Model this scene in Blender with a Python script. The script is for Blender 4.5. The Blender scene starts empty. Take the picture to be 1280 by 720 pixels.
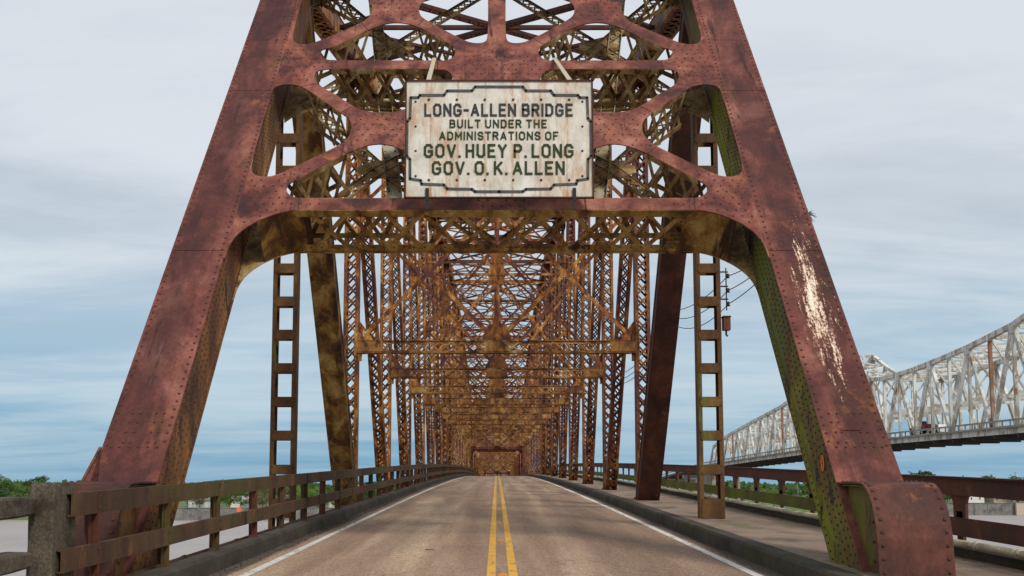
import bpy, math, random
from mathutils import Vector, Matrix, noise
from mathutils.geometry import tessellate_polygon
R = math.radians
random.seed(7)
S = bpy.context.scene
COL = S.collection

# ------------------------------------------------------------------ camera
F, CX, PY, EYE = 1400.0, 621.0, 459.0, 1.55      # focal length in px of a 1280 px frame
PITCH = R(6)
cam = bpy.data.cameras.new('camera'); co = bpy.data.objects.new('camera', cam); COL.objects.link(co)
co.location = (0, 0, EYE); co.rotation_euler = (R(90) + PITCH, 0, 0)
cam.sensor_width = 36; cam.lens = F / 1280 * 36
cam.shift_x = (640 - CX) / 1280; cam.shift_y = (PY - 360) / 1280
cam.clip_start = .1; cam.clip_end = 20000
S.camera = co

# ------------------------------------------------------------------ light
SUN_EL, SUN_AZ = R(40), R(152)                   # azimuth clockwise from +Y: behind the camera, a little right
sd = Vector((math.sin(SUN_AZ)*math.cos(SUN_EL), math.cos(SUN_AZ)*math.cos(SUN_EL), math.sin(SUN_EL)))
sl = bpy.data.lights.new('sun', 'SUN'); sl.energy = 1.5; sl.angle = R(10); sl.color = (1, .95, .87)
so = bpy.data.objects.new('sun', sl); COL.objects.link(so)
so.rotation_euler = (-sd).to_track_quat('-Z', 'Y').to_euler()
S.view_settings.view_transform = 'Standard'; S.view_settings.look = 'None'
S.view_settings.gamma = 1; S.view_settings.exposure = 0.58

W = bpy.data.worlds.new("World"); S.world = W; W.use_nodes = True
nt = W.node_tree; nt.nodes.clear()
def N(nt, t, **k):
    n = nt.nodes.new(t)
    for a, b in k.items(): setattr(n, a, b)
    return n
def ramp(nt, stops, src=None, interp='LINEAR'):
    r = N(nt, 'ShaderNodeValToRGB'); r.color_ramp.interpolation = interp
    e = r.color_ramp.elements
    while len(e) < len(stops): e.new(.5)
    for q, (p, c) in zip(e, stops):
        q.position = p; q.color = (c[0], c[1], c[2], 1) if isinstance(c, (tuple, list)) else (c, c, c, 1)
    if src is not None: nt.links.new(src, r.inputs[0])
    return r.outputs[0]
def math_(nt, op, a, b=None, c=None, clamp=False):
    m = N(nt, 'ShaderNodeMath', operation=op, use_clamp=clamp)
    for i, v in enumerate((a, b, c)):
        if v is None: continue
        if isinstance(v, (int, float)): m.inputs[i].default_value = v
        else: nt.links.new(v, m.inputs[i])
    return m.outputs[0]
def mix(nt, fac, a, b, blend='MIX'):
    m = N(nt, 'ShaderNodeMix', data_type='RGBA', blend_type=blend)
    for s, v in ((m.inputs[0], fac), (m.inputs[6], a), (m.inputs[7], b)):
        if isinstance(v, (int, float)): s.default_value = v
        elif isinstance(v, (tuple, list)): s.default_value = (v[0], v[1], v[2], 1)
        else: nt.links.new(v, s)
    return m.outputs[2]
def noise_(nt, vec, scale, detail=6, rough=.6, dist=0):
    n = N(nt, 'ShaderNodeTexNoise'); n.inputs['Scale'].default_value = scale
    n.inputs['Detail'].default_value = detail; n.inputs['Roughness'].default_value = rough
    n.inputs['Distortion'].default_value = dist
    if vec is not None: nt.links.new(vec, n.inputs['Vector'])
    return n.outputs[0]
def mapping(nt, vec, sc=(1, 1, 1), loc=(0, 0, 0), rot=(0, 0, 0)):
    m = N(nt, 'ShaderNodeMapping'); nt.links.new(vec, m.inputs[0])
    m.inputs['Scale'].default_value = sc; m.inputs['Location'].default_value = loc; m.inputs['Rotation'].default_value = rot
    return m.outputs[0]

sky = N(nt, 'ShaderNodeTexSky', sky_type='NISHITA', sun_disc=False)
sky.sun_elevation = SUN_EL; sky.sun_rotation = SUN_AZ; sky.air_density = 1.2; sky.dust_density = 1.5
tc = N(nt, 'ShaderNodeTexCoord'); sep = N(nt, 'ShaderNodeSeparateXYZ'); nt.links.new(tc.outputs['Generated'], sep.inputs[0])
el = math_(nt, 'MAXIMUM', sep.outputs[2], 0.0)
den = math_(nt, 'ADD', el, .09)
cmb = N(nt, 'ShaderNodeCombineXYZ')
nt.links.new(math_(nt, 'DIVIDE', sep.outputs[0], den), cmb.inputs[0])
nt.links.new(math_(nt, 'DIVIDE', sep.outputs[1], den), cmb.inputs[1])
pv = cmb.outputs[0]
n1 = noise_(nt, mapping(nt, pv, (.34, .62, 1), (3.3, 1.2, 0), (0, 0, R(14))), 1.0, 6, .56, .7)
n2 = noise_(nt, mapping(nt, pv, (.9, 1.9, 1), (0, 0, 0), (0, 0, R(-8))), 1.0, 7, .62, .6)
clear = ramp(nt, [(0, (.12, .30, .475)), (.05, (.15, .335, .50)), (.12, (.29, .42, .54)), (.22, (.415, .475, .535)), (1, (.42, .465, .51))], el)
cloud = ramp(nt, [(0, (.23, .40, .54)), (.09, (.45, .55, .63)), (.20, (.62, .655, .695)), (1, (.68, .70, .73))], el)
cm = math_(nt, 'ADD', math_(nt, 'MULTIPLY', n1, .7), math_(nt, 'MULTIPLY', n2, .3))
cf = ramp(nt, [(.33, 0.0), (.60, 1.0)], cm, 'EASE')
layer = mix(nt, cf, clear, cloud)
lay10 = N(nt, 'ShaderNodeVectorMath', operation='SCALE'); nt.links.new(layer, lay10.inputs[0]); lay10.inputs['Scale'].default_value = 7.9
skc = mix(nt, .9, sky.outputs[0], lay10.outputs[0])
bg = N(nt, 'ShaderNodeBackground'); nt.links.new(skc, bg.inputs[0]); bg.inputs[1].default_value = .1
wo = N(nt, 'ShaderNodeOutputWorld'); nt.links.new(bg.outputs[0], wo.inputs[0])

# ------------------------------------------------------------------ materials
def new_mat(name):
    m = bpy.data.materials.new(name); m.use_nodes = True
    nt = m.node_tree; nt.nodes.clear()
    o = N(nt, 'ShaderNodeOutputMaterial'); b = N(nt, 'ShaderNodeBsdfPrincipled'); nt.links.new(b.outputs[0], o.inputs[0])
    b.inputs['Specular IOR Level'].default_value = .3
    return m, nt, b
def pos(nt): return N(nt, 'ShaderNodeNewGeometry').outputs['Position']
def bump(nt, b, h, strength=.4, dist=.01):
    n = N(nt, 'ShaderNodeBump'); n.inputs['Strength'].default_value = strength; n.inputs['Distance'].default_value = dist
    nt.links.new(h, n.inputs['Height']); nt.links.new(n.outputs[0], b.inputs['Normal'])
def plain(name, col, rough=.7, metal=0, var=.25, scale=3):
    m, nt, b = new_mat(name)
    n = noise_(nt, pos(nt), scale, 6, .65)
    c = mix(nt, n, [x*(1-var) for x in col], [min(1, x*(1+var)) for x in col])
    nt.links.new(c, b.inputs['Base Color']); b.inputs['Roughness'].default_value = rough; b.inputs['Metallic'].default_value = metal
    return m
def rust(name, stops, scale=1.2, stretch=.35, over=(), fine=.5, rough=.76, bstr=.35, peel=False, wash=False):
    """over: list of (colour, threshold, softness, scale, stretch)"""
    m, nt, b = new_mat(name); p = pos(nt)
    n = noise_(nt, mapping(nt, p, (1, 1, stretch)), scale, 9, .66, .4)
    c = ramp(nt, stops, n)
    for i, (col, th, soft, sc, st) in enumerate(over):
        q = noise_(nt, mapping(nt, p, (1, st if st < .2 else 1, st), (i*7.3+3, i*3.1, i*5.7)), sc, 8, .68, .3)
        c = mix(nt, ramp(nt, [(th, 0.0), (min(th+soft, 1), 1.0)], q), c, col)
    f = noise_(nt, mapping(nt, p, (1, 1, .7), (1, 2, 3)), 22, 6, .75)
    c = mix(nt, 1.0, c, ramp(nt, [(.25, 1-fine), (.75, 1+fine*0)], f), 'MULTIPLY')
    if wash:                                        # dark weathered middle of the post plates, pinker edges, broken up
        sx = N(nt, 'ShaderNodeSeparateXYZ'); nt.links.new(p, sx.inputs[0])
        ax = math_(nt, 'ABSOLUTE', sx.outputs[0])
        d = math_(nt, 'ABSOLUTE', math_(nt, 'SUBTRACT', ax, 4.66))
        q = noise_(nt, mapping(nt, p, (1.5, .45, .45), (4, 4, 1)), 1.5, 9, .74, .7)
        q2 = noise_(nt, mapping(nt, p, (4, 1.2, 1.2), (1, 4, 1)), 2.0, 7, .7, .4)
        s_ = math_(nt, 'ADD', math_(nt, 'ADD', math_(nt, 'MULTIPLY', d, -1.15), math_(nt, 'MULTIPLY', q, 1.5)), math_(nt, 'MULTIPLY', q2, .45))
        q3 = noise_(nt, mapping(nt, p, (2, .5, .5), (2, 7, 3)), 1.3, 8, .7, .3)
        dk = mix(nt, 1.0, c, ramp(nt, [(.32, (.42, .44, .50)), (.5, (.60, .58, .64)), (.66, (.88, .80, .82))], q3), 'MULTIPLY')
        c = mix(nt, ramp(nt, [(.55, 0.0), (.63, .5), (.73, 1.0)], s_), c, dk)
    if peel:                                        # paint flaked down to pale primer on one stretch of the post
        sx = N(nt, 'ShaderNodeSeparateXYZ'); nt.links.new(p, sx.inputs[0])
        al = math_(nt, 'SUBTRACT', sx.outputs[2], 4.15)   # height measured from the patch centre
        line = math_(nt, 'MULTIPLY_ADD', al, .06, 4.64)
        dx = math_(nt, 'MULTIPLY', math_(nt, 'SUBTRACT', sx.outputs[0], line), 3.6)
        dz = math_(nt, 'MULTIPLY', al, .62)
        rr = math_(nt, 'SQRT', math_(nt, 'ADD', math_(nt, 'MULTIPLY', dx, dx), math_(nt, 'MULTIPLY', dz, dz)))
        q = noise_(nt, mapping(nt, p, (7, .7, .7), (1, 9, 2), (0, 0, 0)), 2.0, 9, .84, .12)
        qc = noise_(nt, mapping(nt, p, (1, 1, .6)), 24, 5, .8)
        msk = math_(nt, 'ADD', math_(nt, 'SUBTRACT', math_(nt, 'MULTIPLY_ADD', q, 5.0, -2.05), rr), math_(nt, 'MULTIPLY_ADD', qc, 2.2, -1.15))
        c = mix(nt, ramp(nt, [(.0, 0.0), (.10, 1.0)], msk), c, mix(nt, ramp(nt, [(.0, 0.0), (.5, 1.0)], msk), (.55, .26, .12), (.82, .74, .62)))
    nt.links.new(c, b.inputs['Base Color'])
    nt.links.new(ramp(nt, [(.3, rough-.15), (.7, min(1, rough+.12))], n), b.inputs['Roughness'])
    bump(nt, b, math_(nt, 'ADD', f, math_(nt, 'MULTIPLY', n, 1.5)), bstr, .012)
    return m

pinks = [(.30, (.045, .013, .011)), (.41, (.13, .034, .025)), (.50, (.24, .070, .048)), (.60, (.37, .135, .090)), (.73, (.52, .25, .175))]
orr = ((.42, .15, .055), .60, .10, 1.7, .6)
M = {}
chips = ((.62, .42, .33), .735, .02, 7.0, .6)
M['portal'] = rust('weathered red oxide paint', pinks, 1.6, .6, [orr, ((.050, .016, .016), .55, .12, 1.1, .5), ((.09, .028, .022), .59, .06, 5.0, .10), chips])
M['shoe'] = rust('dark weathered red oxide paint', [(.30, (.04, .015, .012)), (.45, (.10, .035, .026)), (.58, (.17, .06, .042)), (.72, (.26, .10, .07))], 1.4, .6, [orr, ((.05, .016, .015), .56, .13, 1.1, .5)])
M['web_brown'] = rust('orange brown rusted web', [(.3, (.06, .024, .010)), (.45, (.17, .070, .024)), (.58, (.30, .13, .04)), (.72, (.42, .23, .085))], 1.8, .35, [((.17, .15, .02), .60, .10, 1.0, .22), ((.04, .018, .010), .57, .1, 2.2, .4)])
M['shadow_steel'] = plain('deck steel with underside shade in colour', (.05, .048, .045), .8, scale=.3)  # near-black base colour stands in for the shade under the deck
M['rear_pale'] = rust('cream paint with rust runs', [(.3, (.10, .05, .02)), (.42, (.30, .19, .07)), (.52, (.50, .44, .30)), (.7, (.62, .60, .50))], 1.6, .25, [((.16, .08, .02), .54, .08, 2.0, .2)])
M['lacing'] = rust('tan lacing bars with rust', [(.30, (.05, .025, .01)), (.42, (.20, .11, .04)), (.54, (.42, .27, .10)), (.68, (.60, .48, .28))], 3.2, .5, [((.10, .035, .018), .56, .08, 4.0, .6)])
M['lacing_dark'] = rust('brown lacing bars', [(.30, (.05, .022, .008)), (.44, (.22, .11, .03)), (.56, (.44, .26, .07)), (.70, (.60, .43, .18))], 3.5, .5, [((.06, .022, .012), .55, .08, 3.0, .6)])
M['gold_pale'] = rust('rust over old tan paint', [(.30, (.035, .012, .006)), (.42, (.15, .055, .016)), (.52, (.38, .17, .04)), (.62, (.56, .34, .12)), (.72, (.66, .54, .32))], 1.2, .6, [((.08, .03, .015), .55, .08, 3.0, .6)])
M['rivet'] = plain('rusted rivet heads', (.075, .03, .022), .8)
M['rear'] = rust('old pale paint with rust breaking through', [(.3, (.05, .025, .012)), (.44, (.17, .09, .03)), (.53, (.27, .17, .06)), (.62, (.40, .34, .22)), (.72, (.50, .47, .38))], 1.5, .5,
                 [((.13, .15, .025), .56, .1, 1.2, .4), ((.06, .025, .012), .57, .08, 2.2, .6)])
postc = [(.30, (.055, .016, .013)), (.42, (.12, .034, .026)), (.52, (.20, .060, .044)), (.62, (.32, .115, .082)), (.75, (.46, .21, .15))]
lay = [orr, ((.07, .024, .018), .58, .08, 5.0, .09), ((.13, .055, .022), .57, .12, 1.0, .3), chips]
M['post'] = rust('weathered red oxide paint on posts', postc, 1.0, .35, lay, wash=True)
M['post_peel'] = rust('red oxide paint flaking to primer', postc, 1.0, .35, lay, wash=True, peel=True)
M['moss'] = rust('rust grown over with algae', [(.3, (.045, .026, .010)), (.45, (.13, .075, .022)), (.6, (.20, .135, .03)), (.72, (.25, .22, .04))], 2.0, .35,
                 [((.13, .15, .012), .46, .10, 1.6, .3), ((.26, .27, .012), .54, .09, 1.5, .16), ((.03, .020, .010), .56, .08, 2.6, .4)])
M['moss_dark'] = rust('brown rust with algae', [(.3, (.03, .014, .007)), (.45, (.12, .05, .016)), (.58, (.18, .09, .028)), (.72, (.29, .165, .05))], 1.9, .4,
                 [((.17, .18, .025), .57, .12, 1.0, .3), ((.50, .36, .16), .66, .05, 1.3, .2)])
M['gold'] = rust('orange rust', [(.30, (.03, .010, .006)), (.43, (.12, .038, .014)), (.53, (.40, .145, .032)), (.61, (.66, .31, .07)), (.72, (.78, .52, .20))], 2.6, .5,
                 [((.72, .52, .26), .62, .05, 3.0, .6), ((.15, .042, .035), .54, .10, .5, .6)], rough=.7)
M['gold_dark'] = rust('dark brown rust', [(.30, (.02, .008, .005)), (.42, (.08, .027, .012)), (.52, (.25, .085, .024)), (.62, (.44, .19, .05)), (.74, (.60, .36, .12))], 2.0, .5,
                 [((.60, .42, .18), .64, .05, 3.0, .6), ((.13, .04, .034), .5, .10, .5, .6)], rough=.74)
M['streaky'] = rust('streaky brown rust', [(.32, (.03, .012, .006)), (.44, (.12, .05, .012)), (.54, (.32, .17, .035)), (.66, (.52, .36, .13))], 2.2, .14,
                 [((.05, .02, .01), .55, .06, 1.4, .15)])
M['maroon'] = rust('dark maroon rust', [(.3, (.025, .010, .008)), (.5, (.085, .028, .018)), (.7, (.17, .06, .028))], 1.6, .3,
                 [((.25, .13, .04), .62, .1, 1.2, .3)])
M['rail'] = rust('olive brown rusted rail', [(.3, (.04, .018, .011)), (.5, (.105, .052, .024)), (.7, (.19, .105, .042))], 1.6, .5,
                 [((.105, .10, .02), .54, .12, .9, .19), ((.24, .09, .035), .58, .08, 2.2, .4), ((.03, .015, .01), .58, .06, 3.0, .12)], bstr=.6)
M['rail_red'] = rust('red brown rusted rail', [(.3, (.06, .022, .015)), (.5, (.15, .05, .03)), (.7, (.24, .085, .045))], 1.2, 1.0,
                 [((.30, .11, .04), .6, .1, 1.5, .4)])
M['rail_green'] = rust('rail grown over with algae', [(.3, (.08, .07, .015)), (.5, (.17, .17, .02)), (.7, (.26, .28, .03))], 1.2, 1.0,
                 [((.11, .05, .025), .58, .1, 1.5, .4)])
M['white_steel'] = rust('pale aluminium paint with rust', [(.3, (.55, .56, .53)), (.5, (.76, .76, .71)), (.7, (.88, .86, .81))], .2, .5,
                 [((.36, .17, .08), .57, .05, .35, .35), ((.42, .37, .30), .50, .06, .5, .35)], fine=.2)
M['rusty_white'] = rust('pale steel rusted through', [(.3, (.20, .08, .04)), (.5, (.35, .18, .10)), (.7, (.6, .5, .42))], .3, .5, [], fine=.2)

def concrete(name, a, b_, dark, sc=1.0, moss=None, grit=.5):
    m, nt, b = new_mat(name); p = pos(nt)
    n = noise_(nt, p, 1.1*sc, 9, .7, .3); c = ramp(nt, [(.3, a), (.7, b_)], n)
    q = noise_(nt, mapping(nt, p, (1, .6, 1), (5, 1, 2)), 1.6*sc, 8, .7)
    c = mix(nt, ramp(nt, [(.5, 0.0), (.64, .85)], q), c, dark)
    if moss:
        q = noise_(nt, mapping(nt, p, (1, .3, 1), (1, 7, 2)), 1.2, 8, .7)
        c = mix(nt, ramp(nt, [(.52, 0.0), (.66, .8)], q), c, moss)
    v = noise_(nt, p, 45, 3, .8); c = mix(nt, 1.0, c, ramp(nt, [(.3, 1-grit), (.65, 1.25)], v), 'MULTIPLY')
    nt.links.new(c, b.inputs['Base Color']); b.inputs['Roughness'].default_value = .9
    bump(nt, b, math_(nt, 'ADD', v, math_(nt, 'MULTIPLY', n, 2)), .5, .012)
    return m
M['concrete'] = concrete('weathered concrete', (.045, .037, .028), (.145, .115, .08), (.02, .016, .012), 2.6, (.07, .06, .02), .6)
M['kerb'] = concrete('dark stained kerb concrete', (.035, .029, .023), (.10, .08, .06), (.028, .024, .02), 1.0, (.07, .075, .02))
M['walk'] = concrete('footway concrete', (.19, .135, .10), (.35, .25, .18), (.09, .07, .05), .6, (.13, .12, .05), .35)
M['pier'] = concrete('pier concrete', (.25, .23, .2), (.4, .37, .32), (.15, .14, .12), .2)
M['pipe'] = rust('cream painted pipe', [(.3, (.50, .42, .22)), (.5, (.74, .66, .45)), (.7, (.82, .77, .62))], 3, 1, [((.20, .16, .04), .62, .1, 4, 1)])
M['pipe_brown'] = rust('brown rusty pipe', [(.3, (.08, .035, .018)), (.5, (.18, .08, .04)), (.7, (.28, .14, .07))], 3, 1, [])

m, nt, b = new_mat('worn road concrete'); M['road'] = m; p = pos(nt)
sx = N(nt, 'ShaderNodeSeparateXYZ'); nt.links.new(p, sx.inputs[0])
lo = noise_(nt, mapping(nt, p, (1.1, .045, 1), (2, 0, 0)), 1, 6, .6, .6)
c = ramp(nt, [(.3, (.22, .145, .098)), (.5, (.33, .218, .15)), (.68, (.46, .335, .225))], lo)
pat = noise_(nt, mapping(nt, p, (.6, .12, 1)), 1.2, 7, .65); c = mix(nt, .7, c, ramp(nt, [(.3, (.72, .71, .70)), (.7, (1.2, 1.16, 1.1))], pat), 'MULTIPLY')
ax = math_(nt, 'ABSOLUTE', sx.outputs[0])
trk = math_(nt, 'ABSOLUTE', math_(nt, 'SUBTRACT', ax, 1.75))
tn = noise_(nt, mapping(nt, p, (1.5, .08, 1), (9, 3, 0)), 1, 6, .65)
fac = ramp(nt, [(.25, 0.0), (.7, .36)], math_(nt, 'SUBTRACT', math_(nt, 'MULTIPLY', tn, 1.1), math_(nt, 'MULTIPLY', trk, .75)))
c = mix(nt, fac, c, (.08, .062, .055))
gn = noise_(nt, mapping(nt, p, (1, .25, 1), (3, 3, 0)), 2.2, 8, .75)
g = ramp(nt, [(.40, 0.0), (.62, .85)], math_(nt, 'ADD', math_(nt, 'MULTIPLY', math_(nt, 'SUBTRACT', ax, 3.42), 2.2), math_(nt, 'MULTIPLY', gn, .55)))
c = mix(nt, g, c, (.055, .045, .036))
oil = noise_(nt, mapping(nt, p, (1, .6, 1), (8, 8, 0)), .55, 5, .5); c = mix(nt, ramp(nt, [(.64, 0.0), (.72, .35)], oil), c, (.12, .10, .09))
ck = N(nt, 'ShaderNodeTexVoronoi', feature='DISTANCE_TO_EDGE'); ck.inputs['Scale'].default_value = .33
wv = N(nt, 'ShaderNodeVectorMath', operation='ADD'); nt.links.new(mapping(nt, p, (1, .55, 1)), wv.inputs[0])
wn = N(nt, 'ShaderNodeTexNoise'); wn.inputs['Scale'].default_value = 1.6; wn.inputs['Detail'].default_value = 8; nt.links.new(p, wn.inputs['Vector'])
nt.links.new(wn.outputs['Color'], wv.inputs[1]); nt.links.new(wv.outputs[0], ck.inputs['Vector'])
c = mix(nt, ramp(nt, [(.0, .5), (.006, 0.0)], ck.outputs['Distance']), c, (.07, .055, .045))
gr = N(nt, 'ShaderNodeTexVoronoi'); gr.inputs['Scale'].default_value = 42; nt.links.new(p, gr.inputs[0])
c = mix(nt, .8, c, ramp(nt, [(0, .45), (.45, 1.0), (1, 1.7)], gr.outputs['Color']), 'MULTIPLY')
fn2 = noise_(nt, p, 26, 4, .85); c = mix(nt, .7, c, ramp(nt, [(.35, .5), (.65, 1.5)], fn2), 'MULTIPLY')
fn = noise_(nt, p, 90, 3, .8); c = mix(nt, .6, c, ramp(nt, [(.3, .55), (.7, 1.35)], fn), 'MULTIPLY')
nt.links.new(c, b.inputs['Base Color']); b.inputs['Roughness'].default_value = .82; bump(nt, b, fn, .5, .01)

def paint(name, col, wear=.53):
    m, nt, b = new_mat(name); p = pos(nt)
    n = noise_(nt, mapping(nt, p, (1, .35, 1)), 7, 8, .75)
    big = noise_(nt, mapping(nt, p, (1, .2, 1)), .8, 5, .6)
    c = mix(nt, ramp(nt, [(wear, 0.0), (wear+.10, .8)], n), col, (.22, .165, .13))
    c = mix(nt, .6, c, ramp(nt, [(.3, .7), (.7, 1.15)], big), 'MULTIPLY')
    f = noise_(nt, p, 80, 3, .8); c = mix(nt, .5, c, ramp(nt, [(.3, .65), (.7, 1.2)], f), 'MULTIPLY')
    nt.links.new(c, b.inputs['Base Color']); b.inputs['Roughness'].default_value = .7
    return m
M['paint_white'] = paint('worn white road paint', (.78, .75, .68))
M['paint_yellow'] = paint('worn yellow road paint', (.80, .43, .06))
M['joint'] = plain('dark joint filler', (.09, .075, .06), .9)

m, nt, b = new_mat('muddy river water'); M['water'] = m; p = pos(nt)
n = noise_(nt, mapping(nt, p, (.02, .012, 1)), 1, 6, .6)
nt.links.new(ramp(nt, [(.3, (.30, .25, .225)), (.7, (.40, .345, .32))], n), b.inputs['Base Color']); b.inputs['Roughness'].default_value = .35
b.inputs['IOR'].default_value = 1.33
bump(nt, b, noise_(nt, mapping(nt, p, (1, .7, 1)), .55, 6, .7), 1.0, .35)

def foliage(name, a, b_):
    m, nt, b = new_mat(name); p = pos(nt)
    n = noise_(nt, p, .35, 5, .7); nt.links.new(ramp(nt, [(.3, a), (.7, b_)], n), b.inputs['Base Color']); b.inputs['Roughness'].default_value = .8
    return m
M['leaf_a'] = foliage('dark green leaves', (.03, .07, .02), (.08, .15, .035))
M['leaf_b'] = foliage('fresh green leaves', (.07, .13, .02), (.16, .24, .045))
M['leaf_c'] = foliage('grey brown budding twigs', (.10, .09, .05), (.19, .17, .09))
M['bark'] = plain('bark', (.12, .09, .07), .9)
M['grass'] = foliage('river bank grass', (.07, .11, .03), (.15, .19, .06))
M['wall_grey'] = concrete('grey flood wall concrete', (.15, .145, .135), (.27, .26, .24), (.09, .085, .08), .18)
M['off_white'] = plain('off white walls', (.68, .66, .62), .8, var=.08)
M['beige'] = plain('beige walls', (.48, .40, .30), .8, var=.1)
M['roof_grey'] = plain('grey roofing', (.20, .20, .21), .7)
M['glass'] = plain('dark window glass', (.03, .04, .05), .15)
M['orange'] = plain('orange marker', (.85, .16, .03), .6, var=.1)
M['black'] = plain('black iron', (.02, .018, .016), .6)
M['cable'] = plain('black cable', (.012, .012, .014), .6)
M['ceramic'] = plain('dark glazed insulator', (.06, .04, .035), .3)
M['reflector'] = plain('amber road stud', (.75, .38, .05), .4)
M['red_paint'] = plain('dark red vehicle paint', (.07, .012, .018), .35, var=.1)
M['white_paint'] = plain('white vehicle paint', (.75, .75, .75), .35, var=.05)
M['tyre'] = plain('tyre rubber', (.02, .02, .02), .8)
M['paper'] = plain('white paper litter', (.8, .8, .8), .8, var=.05)
M['letter_green'] = rust('dark green stud lettering', [(.35, (.022, .045, .018)), (.6, (.05, .085, .03))], 5, 1, [((.22, .12, .03), .60, .08, 7, 1)], fine=.6)
M['letter_dark'] = rust('charcoal stud lettering', [(.35, (.028, .034, .036)), (.6, (.07, .08, .075))], 5, 1, [((.22, .12, .03), .62, .08, 7, 1)], fine=.6)
M['sign_border'] = rust('grey stud border', [(.35, (.06, .068, .072)), (.6, (.13, .14, .14))], 5, 1, [((.30, .20, .10), .64, .06, 6, 1)], fine=.5)

m, nt, b = new_mat('rust stained white sign paint'); M['sign'] = m; p = pos(nt)
n = noise_(nt, p, 3.0, 9, .7, .4); c = ramp(nt, [(.3, (.46, .42, .34)), (.45, (.62, .585, .50)), (.6, (.74, .71, .63)), (.72, (.84, .82, .76))], n)
q = noise_(nt, mapping(nt, p, (2.4, 1, .55), (3, 2, 8)), 1.5, 9, .75, .5)
c = mix(nt, ramp(nt, [(.49, 0.0), (.60, .5), (.70, .95)], q), c, (.46, .20, .055))
q = noise_(nt, mapping(nt, p, (6, 1, .5), (1, 2, 1)), 2.2, 6, .7); c = mix(nt, ramp(nt, [(.58, 0.0), (.68, .6)], q), c, (.26, .17, .08))
sx = N(nt, 'ShaderNodeSeparateXYZ'); nt.links.new(p, sx.inputs[0])
fx = math_(nt, 'FRACT', math_(nt, 'DIVIDE', math_(nt, 'SUBTRACT', sx.outputs[0], -1.06-.2185), .437))
dd = math_(nt, 'ABSOLUTE', math_(nt, 'SUBTRACT', fx, .5))
dq = noise_(nt, mapping(nt, p, (4, 1, 2.2), (3, 2, 8)), 1.8, 8, .78, .4)
dm = ramp(nt, [(.36, 0.0), (.60, .75)], math_(nt, 'SUBTRACT', dq, math_(nt, 'MULTIPLY', dd, 2.2)))
c = mix(nt, dm, c, (.42, .17, .05))
nt.links.new(c, b.inputs['Base Color']); b.inputs['Roughness'].default_value = .55; bump(nt, b, n, .3, .01)

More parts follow.
